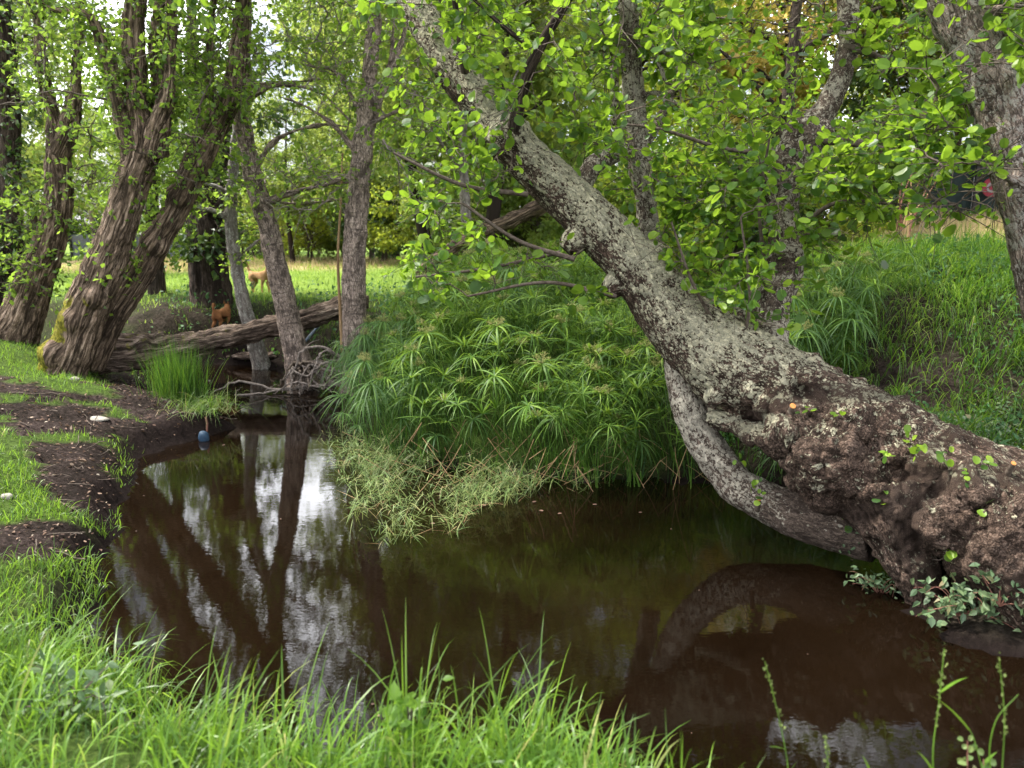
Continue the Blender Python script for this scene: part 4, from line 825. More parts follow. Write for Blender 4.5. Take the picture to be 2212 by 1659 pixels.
def sedge(kind, x, y, rz, s, tilt, label, group):
    i = r_.integers(0, len(PR[kind])); p = PR[kind][i]; z = ground(x, y)[0]; z = max(z, -.05)
    if (kind, i) not in used:
        used.add((kind, i)); p.location = (x, y, z); p.rotation_euler = (*tilt, rz); p.scale = (s,) * 3; tag(p, label, "sedge", group)
    else:
        o = dup(p, (x, y, z), rz, s, label, group, tilt); o["category"] = "sedge"
def place(n, poly, kinds, label, group, s=(.8, 1.15), zoff=.0, sdr=(-.12, 2.6), edge=False):
    """poly: outline (picture px) of where the shoots root on the bank, walked on the real ground."""
    c = 0; tries = 0
    while c < n and tries < 20000:
        tries += 1
        a, b = r_.uniform(-2.2, 4.6), r_.uniform(4.8, 11); sd = sdist(np.array([a]), np.array([b]))[0]
        if not (sdr[0] < sd < sdr[1]): continue
        z = ground(a, b)[0]; px, py = proj(np.array([a, b, max(z, 0)]))
        if not inpoly(px, py, poly)[0]: continue
        k = kinds[r_.integers(0, len(kinds))]; tl = r_.normal(size=2) * .13; tl[0] += .12
        sedge(k, a, b, r_.uniform(0, 2 * PI), r_.uniform(*s), tuple(tl), label, group); c += 1
place(165, [(860, 960), (860, 820), (905, 735), (960, 690), (1300, 690), (1440, 790), (1480, 900), (1530, 1060), (1340, 1062), (1150, 1062), (1000, 1040), (900, 1005)], ["green", "green", "green", "green", "green", "droop"],
      "dark green umbrella sedge plant in the dense clump under the leaning trunk", "umbrella sedge massed on the far bank")
place(30, [(900, 1010), (900, 800), (1000, 760), (1350, 800), (1450, 1060), (1000, 1055)], ["young"], "yellow green young umbrella sedge standing out among darker shoots", "young umbrella sedge", (.75, 1.1))
place(40, [(755, 970), (755, 830), (790, 800), (900, 770), (880, 1000)], ["droop"], "drooping blue green umbrella sedge hanging over the water beside the straight ringed trunk", "drooping sedge by the ringed trunk", (.75, 1.05))
place(40, [(1690, 1080), (1640, 830), (1700, 720), (1780, 680), (1880, 700), (1860, 800), (1760, 860)], ["droop", "droop", "green"], "blue green umbrella sedge drooping behind the upright limb on the shaded bank", "drooping sedge behind the upright limb", (.85, 1.2), sdr=(.1, 4))
x1, y1 = [], []
while len(x1) < 2200:
    a, b = r_.uniform(-1.4, 2.6), r_.uniform(5.4, 9.4)
    if -.05 < sdist(np.array([a]), np.array([b]))[0] < 2.0: x1.append(a); y1.append(b)
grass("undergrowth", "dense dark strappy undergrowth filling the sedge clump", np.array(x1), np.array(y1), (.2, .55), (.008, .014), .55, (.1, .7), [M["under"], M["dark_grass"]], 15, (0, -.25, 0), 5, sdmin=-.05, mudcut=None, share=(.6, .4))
for i in range(70):
    px = r_.uniform(800, 1560); py = r_.uniform(985, 1062) + (px - 850) * .02; a = G(px, min(py, 1058), .0)
    d = unit(np.array([r_.uniform(-.9, .9), r_.uniform(-.3, .5), r_.uniform(.05, .9)])); L = r_.uniform(.25, .6)
    q = a + d * L * np.linspace(0, 1, 4)[:, None] + r_.normal(size=(4, 3)) * .006
    if i % 3 == 0: q = np.vstack([q, q[-1] + unit(np.array([r_.uniform(-1, 1), r_.uniform(-.3, .3), -.8])) * r_.uniform(.15, .35) * np.linspace(.33, 1, 3)[:, None]])
    mb = MB(); V, Fq = tubes(q[None], np.full((1, len(q)), .0028), 5); mb.add(V, Fq)
    tag(mb.build("dead_stalk", M["dead_sedge"]), "broken straw coloured sedge stalk leaning out over the water's edge", "stalk", "broken sedge stalks along the waterline")

# ------------------------------------------------------------------ other plants
def tuft(name, label, c, n, L, w, lean, droop, mats, seed, spread, wind=(0, 0, 0), cat="plant", share=(.7, .3)):
    r = np.random.default_rng(seed); rt = empty(name, c, label, cat); b = np.array(c) + np.stack([r.normal(size=n) * spread, r.normal(size=n) * spread * .8, np.full(n, -.02)], 1)
    d = unit(np.array([0, 0, 1.]) + runit(n, r) * np.array([1, 1, .1]) * lean * r.uniform(.1, 1, n)[:, None] + np.array(wind)); mb = MB(); k = int(n * share[0])
    ln = r.uniform(*L, n); ww = r.uniform(*w, n); dp = r.uniform(*droop, n)
    strips(mb, b[:k], d[:k], ln[:k], ww[:k], dp[:k], 6, 0, r=r); strips(mb, b[k:], d[k:], ln[k:], ww[k:], dp[k:], 6, 1, r=r)
    mb.build("foliage", mats, rt); return rt
tuft("rush_tussock", "tall dense green rush tuft on the muddy point", gbase(392, 920, 8.15), 900, (.45, .85), (.004, .008), .5, (.0, .3), [M["dark_grass"], M["grass"]], 3, .12)
tuft("rush_tussock", "low splayed rush skirt fanning over the water at the muddy point", gbase(430, 935, 7.9), 420, (.25, .6), (.004, .007), 1.5, (.3, .9), [M["grass"], M["water_grass"]], 4, .17, (.25, 0, 0), share=(.5, .5))
tuft("strap_leaf_plant", "dark green strap leaved clump on the bank edge behind the straight ringed trunk", gbase(850, 650, 10.6), 130, (.5, .95), (.022, .036), 1.1, (.4, 1.1), [M["dark_grass"], M["sedge"]], 5, .16)
tuft("strap_leaf_plant", "smaller strap leaved clump nearer the meadow beside the darker one", gbase(905, 632, 11.2), 80, (.4, .8), (.02, .032), 1.0, (.3, 1.0), [M["sedge"], M["dark_grass"]], 6, .14)
tuft("fern_tuft", "small grassy tuft between the two ringed trunks", gbase(715, 770, 9.9), 90, (.15, .4), (.006, .01), .9, (.2, .8), [M["grass"], M["dark_grass"]], 8, .06)
# stalks rising from the near bank
def stalk(label, ctrl, lf, seeds, w=.0035):
    s = np.array([P(*c) for c in ctrl]); s = spline(s, 16); g = ground(s[0, 0], s[0, 1])[0]; s[0, 2] = min(s[0, 2], g); rt = empty("grass_stalk", s[0], label, "grass stalk"); mb = MB(); V, Fq = tubes(s[None], np.linspace(w * .7, w * .3, 16)[None], 5); mb.add(V, Fq); mb.build("stem", M["near_grass"], rt)
    for (u, dx, dy, l) in lf:
        k = int(u * 15); mb = MB(); strips(mb, s[k:k + 1], unit(np.array([[dx, .1, dy]])), l, .016, .25, 8, 0, np.array([[.2, -.9, .3]])); mb.build("leaf", M["near_grass"], rt)
    if seeds:
        k = np.linspace(8, 15, 34).astype(int); q = s[k] + (s[np.minimum(k + 1, 15)] - s[k]) * r_.uniform(0, 1, (34, 1)) + r_.normal(size=(34, 3)) * .004; mb = MB(); leaves(mb, q, unit(np.array([0, 0, 1.]) + runit(34, r_) * .6), runit(34, r_), r_.uniform(.007, .014, 34), "fold", 0); mb.build("seed_head", M["seed"], rt)
stalk("tall seeding grass stalk alone over the dark water", [(1712, 1760, 1.98), (1700, 1640, 2.05), (1680, 1540, 2.1), (1652, 1428, 2.15)], [(.45, -.8, .3, .05)], True)
stalk("seeding stalk with one broad blade below the burred trunk foot", [(2030, 1780, 1.95), (2015, 1640, 2.0), (2028, 1520, 2.05), (2040, 1400, 2.1)], [(.75, .75, .62, .11), (.3, -.5, .85, .1)], True)
stalk("broad bladed grass stalk slanting beside the seeding one", [(2140, 1790, 1.95), (2130, 1700, 1.98), (2105, 1600, 2.02), (2090, 1570, 2.05)], [(.9, -.6, .75, .2), (.5, .5, .7, .08)], False)
stalk("pale seeding grass stalk under the bramble", [(2172, 1790, 1.9), (2165, 1680, 1.95), (2170, 1550, 2.0), (2158, 1420, 2.05)], [(.3, .6, .6, .06)], True)
stalk("short seeding stalk at the frame of dark water near the bright tuft", [(1800, 1790, 1.95), (1795, 1720, 1.98), (1788, 1650, 2.0), (1782, 1590, 2.02)], [], True)
stalk("thin reddish curved stem beside the pale seeding stalk", [(2190, 1790, 1.9), (2140, 1660, 1.95), (2150, 1560, 1.98), (2200, 1500, 2.0)], [], False)
stalk("low green blade rising from the bank under the lone stalk", [(1900, 1790, 1.92), (1895, 1730, 1.94), (1890, 1700, 1.95), (1885, 1680, 1.96)], [(.8, -.3, .9, .12), (.6, .6, .6, .1)], False)
for a, b, Y, lab in ((2075, 1600, 2.0, "small pale leaved sapling rising among the seeding stalks"), (2110, 1640, 1.95, "smaller pale leaved sapling beside the taller one")):
    p = P(a, 1790, Y); q = P(a + 14, b, Y + .05); s = np.linspace(p, q, 8); s[:, 0] += np.sin(np.linspace(0, 3, 8)) * .008; rt = empty("sapling", p, lab, "sapling"); mb = MB(); V, Fq = tubes(s[None], np.linspace(.003, .0015, 8)[None], 5); mb.add(V, Fq); mb.build("stem", M["red_twig"], rt)
    n = 16; k = r_.integers(4, 8, n); mb = MB(); leaves(mb, s[k] + r_.normal(size=(n, 3)) * .012, runit(n, r_), unit(np.array([0, -.6, 1.]) + runit(n, r_) * .5), r_.uniform(.015, .028, n), "round", 0); mb.build("foliage", M["water_grass"], rt, smooth=False)
# bramble at the burred foot
def bramble(label, o, reach, n, seed, mats=("red_twig", "bramble"), lsz=(.03, .06)):
    r = np.random.default_rng(seed); rt = empty("bramble", o, label, "bramble"); mb = MB(); lb = MB()
    for _ in range(n):
        e = np.array(o) + reach * r.uniform(-1, 1, 3) * np.array([1, .6, .5]) + np.array([0, 0, .08]); u = np.linspace(0, 1, 8)[:, None]; m = (np.array(o) + e) / 2 + np.array([0, 0, .12]) + r.normal(size=3) * .04
        c = (1 - u) ** 2 * np.array(o) + 2 * u * (1 - u) * m + u ** 2 * e; V, Fq = tubes(c[None], np.linspace(.0035, .0012, 8)[None], 4); mb.add(V, Fq)
        k = r.integers(2, 8, 11); leaves(lb, c[k] + r.normal(size=(11, 3)) * .03, unit(runit(11, r) + np.array([0, -.3, -.1])), unit(np.array([0, -.5, 1.]) + runit(11, r) * .5), r.uniform(*lsz, 11), "point", 0)
    mb.build("cane", M[mats[0]], rt); lb.build("foliage", M[mats[1]], rt, smooth=False)
PK = 1.14
bramble("leafy bramble trailing from the burred trunk foot to the dark water", P(2070, 1330, 3.3), .26, 17, 1)
bramble("bramble hanging at the water below the wide burred root", P(2160, 1310, 3.2), .22, 13, 2)
bramble("sparse bramble dipping its canes in the water at the root tip", P(1900, 1290, 3.65), .22, 9, 3, lsz=(.02, .045))
bramble("leggy dark creeper under the hollow of the burred trunk", P(1880, 1190, 3.85), .2, 8, 4, ("twig", "bramble"), (.02, .035))
PK = 1.0
bramble("broad leaved creeper sprawling over the grassy bank behind the burrs", gbase(2130, 960, 5.2), .35, 12, 5, ("twig", "weed"), (.05, .09))
bramble("coarse leaved creeper in the bright bank grass", np.array([*P(130, 1500, 2.5)[:2], ground(*P(130, 1500, 2.5)[:2])[0] + .02]), .24, 8, 6, ("twig", "bramble"), (.035, .06))
bramble("pale leaved creeper showing through the long grass", np.array([*P(880, 1560, 2.25)[:2], ground(*P(880, 1560, 2.25)[:2])[0] + .08]), .12, 5, 8, ("twig", "near_grass"), (.035, .06))
# slanting bare canes by the dark fence
for i in range(9):
    a = P(1950 + r_.uniform(-14, 14), 480 + r_.uniform(-10, 14), 11.5 + r_.uniform(-.3, .3)); b = P(2010 + r_.uniform(-50, 40), 355 + r_.uniform(-20, 40), 11.3 + r_.uniform(-.5, .5)); u = np.linspace(0, 1, 10)[:, None]
    c = a + (b - a) * u + np.array([.08, 0, .0]) * np.sin(u * PI) * r_.uniform(-1, 1); a[2] = ground(a[0], a[1])[0]; c[0] = a; mb = MB(); V, Fq = tubes(c[None], np.linspace(.012, .005, 10)[None], 5); mb.add(V, Fq)
    tag(mb.build("bare_cane", M["dead_sedge"] if i % 2 else M["red_twig"]), "bare slanting cane standing in front of the dark fence", "cane", "bare canes before the dark fence")
s = skel([(736, 690, 9.9, 7), (730, 560, 9.9, 6), (736, 440, 9.9, 5), (740, 330, 9.9, 4)], 20); s[0, 2] = ground(s[0, 0], s[0, 1])[0]; mb = MB(); V, Fq = tubes(s[None, :, :3], s[None, :, 3], 6); mb.add(V, Fq)
tag(mb.build("thin_sapling", M["dead_sedge"]), "thin bare sapling stem beside the straight ringed trunk", "sapling")

# ------------------------------------------------------------------ litter on the mud
x1, y1 = uni(9000, -7, -1.6, 4.2, 10.2); sd = sdist(x1, y1); z1 = ground(x1, y1, sd); ok = (sd > .05) & (mud_shade(x1, y1, z1) > .4); q = np.stack([x1, y1, z1 + .012], 1)[ok]; mb = MB()
n = len(q); leaves(mb, q, unit(runit(n, r_) * np.array([1, 1, .25])), unit(np.array([0, 0, 1.]) + runit(n, r_) * .45), r_.uniform(.008, .04, n) , "point", 0)
tag(mb.build("fallen_leaves", [M["dead_leaf"]], smooth=False), "brown dead leaves scattered over the muddy bank", None, None, "stuff")
x1, y1 = uni(260, -6, -1.4, 3.6, 10); sd = sdist(x1, y1); z1 = ground(x1, y1, sd); ok = (sd > .02) & (mud_shade(x1, y1, z1) > .4); q = np.stack([x1, y1, z1 + .012], 1)[ok]; n = len(q); mb = MB()
d = unit(runit(n, r_) * np.array([1, .6, .06])); L = r_.uniform(.08, .4, n)
u = np.linspace(-.5, .5, 5)[None, :, None]; pts = q[:, None] + d[:, None] * L[:, None, None] * u + r_.normal(size=(n, 5, 3)) * .008
V, Fq = tubes(pts, np.broadcast_to(np.linspace(.0045, .002, 5), (n, 5)), 4); mb.add(V, Fq); tag(mb.build("stick_debris", M["twig"]), "dark sticks strewn along the muddy shore", None, None, "stuff")
M["stone"] = plain("pale stone", (.17, .155, .13), (.3, .28, .24), 30, .8)
def blob(name, label, cat, c, r, mat, seed, flat=.35):
    V, a, b = uvsphere((0, 0, 0), 1., 16, 10); V = V * (1 + .16 * fbm(V * 1.6 + seed, 3))[:, None] * np.array(r); mb = MB(); mb.add(V + np.array(c), a); mb.F.append((b, 0)); return tag(mb.build(name, mat), label, cat)
blob("stone", "pale flat oval stone on the leaf strewn mud", "stone", gbase(203, 906, 7.2) + [0, 0, -.005], (.14, .08, .03), M["stone"], 2)
blob("stone", "small pale stone near the grass edge above the mud", "stone", gbase(168, 873, 8.0) + [0, 0, .01], (.05, .04, .025), M["stone"], 3)
blob("stone", "small white stone lying in the bright bank grass", "stone", gbase(8, 1020, 4.9) + [0, 0, .03], (.04, .032, .022), M["stone"], 4)
M["blue"] = plain("dull blue rubber", (.012, .03, .055), (.025, .05, .085), 20, .6)
blob("litter_ball", "dull blue rounded scrap half sunk beside the muddy point", "litter", G(440, 945, .03), (.055, .05, .07), M["blue"], 6)
mb = MB(); p = G(447, 935, .02); V, Fq = tubes(np.array([[p, p + [.01, 0, .1], p + [.0, 0, .17]]]), np.full((1, 3), .011), 7); mb.add(V, Fq); tag(mb.build("stake", M["red_twig"]), "short reddish brown stick upright at the waterline behind the blue scrap", "stick")
for i, (a, b) in enumerate(((1150, 1085), (1165, 1102), (1205, 1110), (1380, 1108), (930, 1130), (480, 962), (1040, 1090), (1280, 1090))):
    mb = MB(); p = G(a, b, .006); leaves(mb, p[None], np.array([[1., r_.uniform(-1, 1), .05]]), np.array([[0., 0, 1.]]), r_.uniform(.025, .045), "round", 0)
    tag(mb.build("floating_leaf", M["dead_leaf"], smooth=False), "pale dead leaf floating on the dark water before the sedge", "leaf", "dead leaves floating before the sedge")

x1, y1 = uni(2600, -3.5, 4.5, 2.3, 9.5); sd = sdist(x1, y1); ok = (sd < -.03) & (r_.uniform(0, 1, len(sd)) < .012 + .45 * np.exp(sd / .14)); q = np.stack([x1, y1, np.full(len(x1), .005)], 1)[ok]; n = len(q); mb = MB()
leaves(mb, q, unit(runit(n, r_) * np.array([1, 1, .03])), np.broadcast_to(np.array([0, 0, 1.]), (n, 3)), r_.uniform(.006, .022, n), "fold", 0)
tag(mb.build("floating_debris", [M["dead_leaf"]], smooth=False), "tiny leaf fragments floating along the water's edge", None, None, "stuff")

# ------------------------------------------------------------------ distant trees, hedges, fence
def clump_crown(mb, r, centers, rad, per, size, mi, kind="fold"):
    k = np.repeat(np.arange(len(centers)), per); v = runit(len(k), r) * (r.uniform(.2, 1, len(k)) ** .5)[:, None]
    p = centers[k] + v * (rad * r.uniform(.6, 1.3, len(centers)))[k][:, None] * np.array([1, 1, .62])
    leaves(mb, p, unit(runit(len(p), r) + np.array([0, 0, -.2])), unit(runit(len(p), r) * .7 + v * .4 + np.array([0, 0, .7])), size * r.uniform(.55, 1.25, len(p)), kind, mi)
def bg_proto(name, h, rx, z0, clumps, per, crad, size, lmat, seed, trunk_r=.2, bark="dark_bark", cat="tree", stems=1):
    r = np.random.default_rng(seed); rt = bpy.data.objects.new(name, None); COL.objects.link(rt); rt["category"] = cat
    v = runit(clumps, r) * (r.uniform(.25, 1, clumps) ** .45)[:, None]; c = v * np.array([rx, rx, (h - z0) / 2]) + np.array([0, 0, (h + z0) / 2])
    c[:, :2] *= (1 - .35 * np.clip((c[:, 2:] - (h + z0) / 2) / (h - z0) * 2, 0, 1))
    mb = MB()
    for s in range(stems):
        o = np.array([r.uniform(-.3, .3) * (stems > 1), r.uniform(-.3, .3) * (stems > 1), -.2]); t_ = np.array([r.normal() * rx * .2, r.normal() * rx * .2, h * .78]); u = np.linspace(0, 1, 9)[:, None]
        st = o + (t_ - o) * u + np.array([r.normal() * .25, r.normal() * .25, 0]) * np.sin(u * PI); V, Fq = tubes(st[None], (trunk_r * (1 - .8 * u[:, 0]))[None], 9); mb.add(V, Fq)
        L = []
        for q in c[r.permutation(len(c))[:min(30, len(c))]]:
            a = st[np.clip(int(np.searchsorted(st[:, 2], q[2] - .3 * np.linalg.norm(q[:2]) - .3)), 2, 8)]; w = np.linspace(0, 1, 5)[:, None]; L.append(a + (q - a) * w + np.array([0, 0, .15]) * np.sin(w * PI) * np.linalg.norm(q - a) * .6)
        V, Fq = tubes(np.array(L), np.broadcast_to(trunk_r * np.linspace(.26, .06, 5), (len(L), 5)), 4); mb.add(V, Fq)
    mb.build("trunk", M[bark], rt); mb = MB(); clump_crown(mb, r, c, crad, per, size, 0); mb.build("crown", M[lmat], rt, smooth=False); return rt
BG = {}
def bg(proto, px, Y, label, s=1., rz=0., group=None, z=None):
    x = P(px, 500, Y)[0]; g = ground(x, Y)[0]
    src = BG[proto]
    if "label" not in src: src.location = (x, Y, g); src.rotation_euler.z = rz; src.scale = (s,) * 3; o = src
    else: o = dup(src, (x, Y, g), rz, s)
    tag(o, label, src["category"], group); return o
BG["tall"] = bg_proto("distant_tree", 12, 3.4, 2.6, 95, 120, .85, .2, "far_leaf", 1)
BG["loose"] = bg_proto("distant_tree", 9.5, 3.0, 2.4, 60, 90, .75, .19, "far_leaf", 2, .16, "grey_twig")
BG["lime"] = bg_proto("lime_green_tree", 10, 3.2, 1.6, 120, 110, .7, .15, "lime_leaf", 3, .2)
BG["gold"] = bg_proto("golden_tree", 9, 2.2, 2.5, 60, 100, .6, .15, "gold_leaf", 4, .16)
BG["dark"] = bg_proto("dark_tree", 9, 2.8, 2.4, 95, 120, .7, .14, "dark_leaf", 5, .22)
BG["bush"] = bg_proto("bush", 2.8, 1.7, .15, 50, 130, .5, .13, "far_leaf", 6, .05, "twig", "bush", 4)
BG["darkbush"] = bg_proto("bush", 3.2, 1.9, .2, 55, 130, .55, .13, "dark_leaf", 7, .05, "twig", "bush", 4)
BG["limebush"] = bg_proto("bush", 3.0, 1.8, .2, 55, 130, .5, .12, "lime_leaf", 8, .05, "twig", "bush", 4)
r_ = np.random.default_rng(91)
gt = "tall trees far beyond the meadow"
for px, Y, s in ((-420, 34, 1.1), (-160, 40, 1.1), (90, 33, .9), (270, 44, .7), (420, 36, .65), (1010, 27, 1.2), (1140, 24, .8), (850, 30, 1.15), (760, 26, .5), (940, 17, .82), (1040, 15.5, .85), (630, 27, .5), (-700, 28, 1.), (700, 60, .8)):
    bg("tall", px, Y, "tall green tree far beyond the meadow", s, r_.uniform(0, 6), gt)
for px, Y, s in ((560, 40, .6), (690, 36, .6), (800, 30, .75), (930, 24, .8), (200, 30, .6), (10, 22, .9), (1080, 22, .85), (480, 28, .7)):
    bg("loose", px, Y, "loose crowned tree with grey stems across the meadow", s, r_.uniform(0, 6), "loose crowned trees across the meadow")
for px, Y, s, k in ((-120, 34, 1.1, "bush"), (60, 36, 1., "bush"), (200, 37, 1., "darkbush"), (330, 36, .7, "bush"), (620, 31, 1.15, "bush"), (680, 29, 1.0, "limebush"), (755, 30, 1.15, "bush"), (830, 27, 1.1, "darkbush"), (900, 25, 1.0, "limebush"), (970, 22, .9, "bush"), (1050, 19.5, .95, "darkbush"), (1130, 18, .9, "bush"),
                    (560, 34, 1.0, "limebush"), (1210, 17, 1., "bush"), (520, 38, 1.2, "darkbush"), (430, 38, 1., "bush")):
    bg(k, px, Y, {"bush": "rounded green bush at the meadow's far edge", "darkbush": "deep green bush at the meadow's far edge", "limebush": "yellow green bush at the meadow's far edge"}[k], s, r_.uniform(0, 6), {"bush": "green bushes along the meadow", "darkbush": "deep green bushes along the meadow", "limebush": "yellow green bushes along the meadow"}[k])
for px, Y, s in ((1330, 19, .95), (1500, 22, 1.05), (1600, 30, .9), (1860, 20, .95), (2010, 24, 1.1), (2350, 19, 1.0)):
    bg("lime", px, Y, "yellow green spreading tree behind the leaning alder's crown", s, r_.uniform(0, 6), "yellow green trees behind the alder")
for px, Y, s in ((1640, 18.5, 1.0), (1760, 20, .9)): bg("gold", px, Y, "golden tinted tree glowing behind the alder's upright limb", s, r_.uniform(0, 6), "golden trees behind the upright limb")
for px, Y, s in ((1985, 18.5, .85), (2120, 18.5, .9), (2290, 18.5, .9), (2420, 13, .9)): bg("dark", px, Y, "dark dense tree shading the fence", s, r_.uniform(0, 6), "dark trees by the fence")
for px, Y, s, k in ((1300, 13.5, .75, "bush"), (1420, 13, .8, "limebush"), (1540, 13.5, .85, "darkbush"), (1640, 14, .8, "bush"), (1740, 14, .75, "limebush"), (1840, 15, .75, "darkbush")):
    bg(k, px, Y, {"bush": "green shrub behind the alder on the far bank", "darkbush": "deep green shrub behind the alder on the far bank", "limebush": "yellow green shrub behind the alder on the far bank"}[k], s, r_.uniform(0, 6), {"bush": "green shrubs behind the alder", "darkbush": "deep green shrubs behind the alder", "limebush": "yellow green shrubs behind the alder"}[k])
for k in BG:
    if "label" not in BG[k]:
        for c in list(BG[k].children): bpy.data.objects.remove(c)
        bpy.data.objects.remove(BG[k])
def boxm(mb, c, s, mi=0):
    x, y, z = np.array(s) / 2; V = np.array([(a, b, d) for a in (-x, x) for b in (-y, y) for d in (-z, z)]) + np.array(c)
    mb.add(V, np.array([(0, 1, 3, 2), (4, 6, 7, 5), (0, 4, 5, 1), (2, 3, 7, 6), (0, 2, 6, 4), (1, 5, 7, 3)]), mi)
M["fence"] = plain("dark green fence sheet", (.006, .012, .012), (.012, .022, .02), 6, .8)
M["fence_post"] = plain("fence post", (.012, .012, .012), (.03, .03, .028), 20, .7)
def fence(label, px0, px1, Y, h, n, mat="fence"):
    x0, x1 = P(px0, 500, Y)[0], P(px1, 500, Y)[0]; g = ground((x0 + x1) / 2, Y)[0]; rt = empty("fence", (x0, Y, g), label, "fence"); st = (x1 - x0) / n
    for i in range(n):
        mb = MB(); k = max(int(st / .12), 4)
        xs = x0 + st * (i + np.linspace(.02, .98, k * 2)); ys = Y + .03 + .012 * (np.arange(k * 2) // 1 % 4 // 2); V = np.concatenate([np.stack([xs, ys, np.full(k * 2, g + .05)], 1), np.stack([xs, ys, np.full(k * 2, g + h)], 1)]); j = np.arange(k * 2 - 1)
        mb.add(V, np.stack([j, j + 1, j + 1 + k * 2, j + k * 2], 1)); V2 = V + np.array([0, .02, 0]); mb.add(V2, np.stack([j, j + k * 2, j + 1 + k * 2, j + 1], 1)); mb.build("panel", M[mat], rt, smooth=False)
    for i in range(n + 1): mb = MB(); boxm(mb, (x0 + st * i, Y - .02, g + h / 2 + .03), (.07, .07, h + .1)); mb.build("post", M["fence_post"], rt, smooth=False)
    return g
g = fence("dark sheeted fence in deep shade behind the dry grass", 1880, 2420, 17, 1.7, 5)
M["wire"] = plain("grey fence mesh", (.08, .09, .1), (.14, .15, .16), 30, .6)
fence("low grey fence far across the meadow behind the leaning poplars", 150, 470, 33, 1.0, 7, "wire")
# round red and white sign
c = P(2140, 405, 16.9); an = np.linspace(0, 2 * PI, 28, endpoint=False); rt = empty("sign", (c[0], c[1], c[2] - .3), "round red and white sign fixed to the dark fence", "sign")
M["red"] = plain("shaded red sign paint", (.13, .008, .016), (.19, .012, .024), 12, .5); M["white"] = plain("shaded white sign paint", (.16, .14, .14), (.22, .2, .2), 12, .5)  # both paints dimmed to carry the shade the sign stands in
def disc(name, r0, r1, y, mat):
    mb = MB(); V = np.concatenate([np.stack([c[0] + r * np.cos(an), np.full(28, c[1] + yy), c[2] + r * np.sin(an)], 1) for r, yy in ((r0, y), (r1, y), (r1, y + .02))]); k = np.arange(28); nk = np.roll(k, -1)
    mb.add(V, np.stack([k, k + 28, nk + 28, nk], 1)); mb.add(V, np.stack([k + 28, k + 56, nk + 56, nk + 28], 1)); mb.build(name, M[mat], rt, smooth=False)
disc("rim", .11, .2, -.04, "red"); disc("face", .002, .11, -.035, "white"); disc("emblem", .002, .055, -.045, "red")

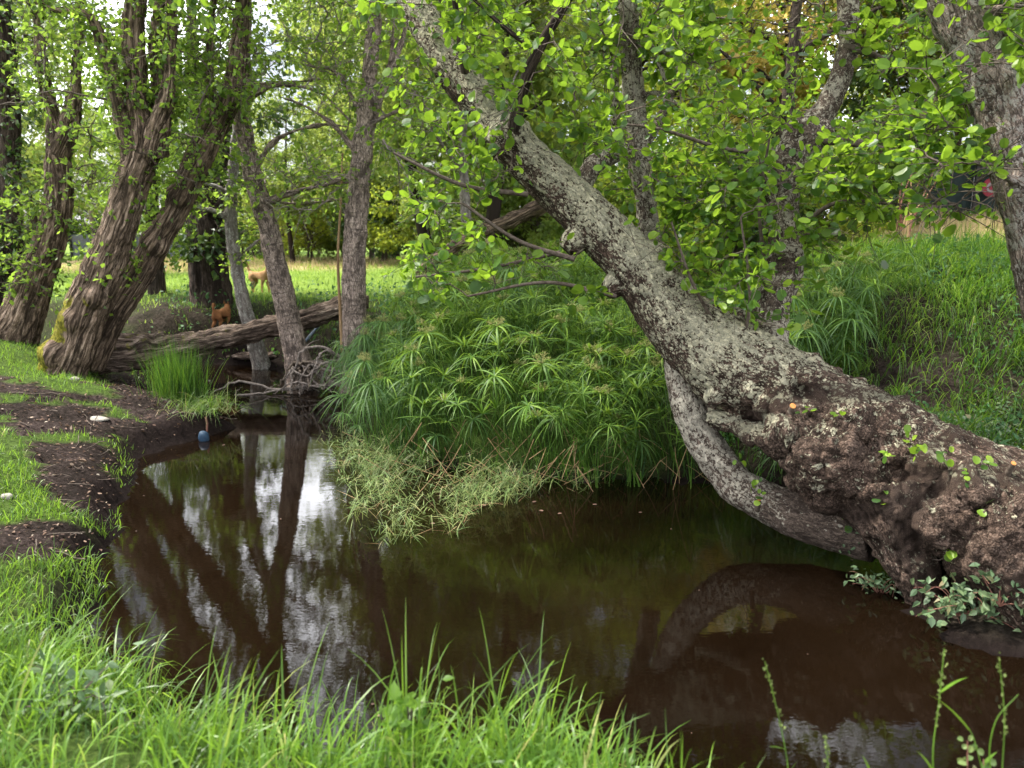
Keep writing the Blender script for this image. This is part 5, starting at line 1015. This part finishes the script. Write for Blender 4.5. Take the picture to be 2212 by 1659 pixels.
# ------------------------------------------------------------------ dogs
def dog(label, loc, heading, s, base, dark, tail, head, seed, coat_x):
    Vt = []; E = []; Rd = []
    def chain(pts, rad, start=None):
        prev = start
        for p, r in zip(pts, rad):
            Vt.append(p); Rd.append(r); k = len(Vt) - 1
            if prev is not None: E.append((prev, k))
            prev = k
        return prev
    pel = chain([(-.27, 0, .47)], [.1]); mid = chain([(-.05, 0, .46)], [.1], pel); ch = chain([(.17, 0, .455)], [.125], mid)
    hx, hy, hz = head
    chain([(.28, hy * .3, .55), (.33 + hx * .3, hy * .7, .62 + hz * .5), (.37 + hx, hy, .69 + hz), (.46 + hx, hy * 1.5, .675 + hz), (.53 + hx, hy * 1.8, .655 + hz)], [.085, .07, .075, .05, .034], ch)
    chain(tail, np.linspace(.035, .02, len(tail)), pel)
    for y in (-.075, .075):
        d = .05 if y < 0 else -.04
        chain([(-.27, y, .38), (-.2 + d * .3, y, .27), (-.31 + d, y, .15), (-.285 + d, y, .03), (-.25 + d, y, .015)], [.075, .05, .028, .024, .026], pel)
        chain([(.17, y, .36), (.155 - d * .5, y, .25), (.17 - d, y, .13), (.165 - d, y, .03), (.2 - d, y, .015)], [.06, .04, .027, .023, .026], ch)
    me = bpy.data.meshes.new("d"); me.from_pydata(Vt, E, []); tmp = bpy.data.objects.new("d", me); COL.objects.link(tmp); tmp.modifiers.new("k", "SKIN")
    for v, r in zip(me.skin_vertices[0].data, Rd): v.radius = (r, r)
    me.skin_vertices[0].data[0].use_root = True; ss = tmp.modifiers.new("s", "SUBSURF"); ss.levels = ss.render_levels = 2
    m2 = bpy.data.meshes.new_from_object(tmp.evaluated_get(bpy.context.evaluated_depsgraph_get())); bpy.data.objects.remove(tmp)
    t = NT("dog coat"); tc = t.n("ShaderNodeTexCoord").outputs["Object"]; sx = t.n("ShaderNodeSeparateXYZ"); t.l(tc, sx.inputs[0]); n = t.noise(tc, 14, 5); f = t.noise(tc, 90, 4)
    cc = t.ramp(n, [(.35, base), (.65, tuple(x * 1.5 for x in base))]); mk = t.ramp(t.math("ADD", sx.outputs[0], t.math("MULTIPLY", n, .05)), [((coat_x - .03), (0, 0, 0)), ((coat_x + .03), (1, 1, 1))])
    m2.materials.clear(); m2.materials.append(t.done(t.bsdf(t.mix(mk, cc, dark), .9, .1, f, .5, .01))); m2.polygons.foreach_set("use_smooth", np.ones(len(m2.polygons), bool))
    o = bpy.data.objects.new("dog", m2); COL.objects.link(o); tag(o, label, "dog"); o.location = [float(q) for q in loc]; o.rotation_euler.z = heading; o.scale = (s,) * 3
    def child(nm, build, mat):
        mb = MB(); build(mb); c = bpy.data.objects.new(nm, mb.mesh(nm, mat)); COL.objects.link(c); c.parent = o
    for sgn in (-1, 1):
        b = np.array([.35 + hx, hy + sgn * .045, .735 + hz])
        child("ear", lambda mb: mb.add([b + [.03, -.025 * sgn, 0], b + [.02, .03 * sgn, -.015], b + [-.03, .01 * sgn, -.01], b + [.0, .015 * sgn, .085]], [(0, 1, 3), (1, 2, 3), (2, 0, 3), (0, 2, 1)]), m2.materials[0])
        e = np.array([.435 + hx, hy * 1.3 + sgn * .038, .705 + hz])
        def eb(mb):
            V, a, c_ = uvsphere(e, .011, 8, 6); mb.add(V, a); mb.F.append((c_, 0))
        child("eye", eb, M["dark_bark"])
    def nb(mb):
        V, a, c_ = uvsphere((.565 + hx, hy * 1.9, .662 + hz), .02, 8, 6); mb.add(V, a); mb.F.append((c_, 0))
    child("nose", nb, M["dark_bark"])
p = P(480, 680, 12.2); p[2] = ground(p[0], p[1])[0]
dog("orange brown dog with curled tail walking away by the thick dark trunk", p, math.radians(78), .62, (.17, .075, .032), (.2, .09, .045), [(-.35, 0, .56), (-.37, .0, .66), (-.32, .03, .73), (-.25, .04, .71), (-.24, .03, .64)], (-.05, .06, -.06), 1, .9)
p = P(565, 643, 15.5); p[2] = ground(p[0], p[1])[0]
dog("tan dog with dark muzzle and raised tail standing on the far bank", p, math.radians(-28), .75, (.27, .155, .075), (.05, .035, .035), [(-.36, 0, .54), (-.42, .0, .64), (-.45, .0, .76), (-.45, 0, .87)], (0, -.04, .02), 2, .5)

# ------------------------------------------------------------------ light
w = bpy.data.worlds.new("World"); sc.world = w; w.use_nodes = True; nt = w.node_tree; nt.nodes.clear()
ELEV, AZ = math.radians(58), math.radians(-68)     # AZ from +Y towards +X (negative: to the left)
sky = nt.nodes.new("ShaderNodeTexSky"); sky.sky_type = "NISHITA"; sky.sun_disc = False; sky.sun_elevation = ELEV; sky.sun_rotation = AZ; sky.dust_density = 2.5; sky.air_density = 1.2
tcw = nt.nodes.new("ShaderNodeTexCoord"); nz = nt.nodes.new("ShaderNodeTexNoise"); nz.inputs["Scale"].default_value = 2.2; nz.inputs["Detail"].default_value = 5; nt.links.new(tcw.outputs["Generated"], nz.inputs[0])
rp = nt.nodes.new("ShaderNodeValToRGB"); rp.color_ramp.elements[0].position = .5; rp.color_ramp.elements[0].color = (.1,) * 3 + (1,); rp.color_ramp.elements[1].position = .6; rp.color_ramp.elements[1].color = (1.,) * 3 + (1,); nt.links.new(nz.outputs[0], rp.inputs[0])
mx = nt.nodes.new("ShaderNodeMix"); mx.data_type = "RGBA"; nt.links.new(rp.outputs[0], mx.inputs[0]); nt.links.new(sky.outputs[0], mx.inputs[6]); mx.inputs[7].default_value = (60, 61, 64, 1)
bgn = nt.nodes.new("ShaderNodeBackground"); bgn.inputs[1].default_value = .05; nt.links.new(mx.outputs[2], bgn.inputs[0]); wo = nt.nodes.new("ShaderNodeOutputWorld"); nt.links.new(bgn.outputs[0], wo.inputs[0])
sl = bpy.data.lights.new("sun", "SUN"); sl.energy = 5.0; sl.angle = math.radians(7); sl.color = (1, .95, .86); so = bpy.data.objects.new("sun", sl); COL.objects.link(so)
dv = Vector((math.sin(AZ) * math.cos(ELEV), math.cos(AZ) * math.cos(ELEV), math.sin(ELEV))); so.rotation_euler = dv.to_track_quat("Z", "Y").to_euler()
vs = sc.view_settings; sc.display_settings.display_device = "sRGB"; vs.view_transform = "Standard"; vs.look = "None"; vs.gamma = 1; vs.exposure = 1.22
cy = sc.cycles; cy.use_denoising = True; cy.max_bounces = 7; cy.diffuse_bounces = 3; cy.glossy_bounces = 3; cy.transmission_bounces = 4; cy.sample_clamp_indirect = 6; cy.caustics_reflective = False; cy.caustics_refractive = False
try: cy.denoiser = "OPENIMAGEDENOISE"; cy.denoising_prefilter = "ACCURATE"
except Exception: pass
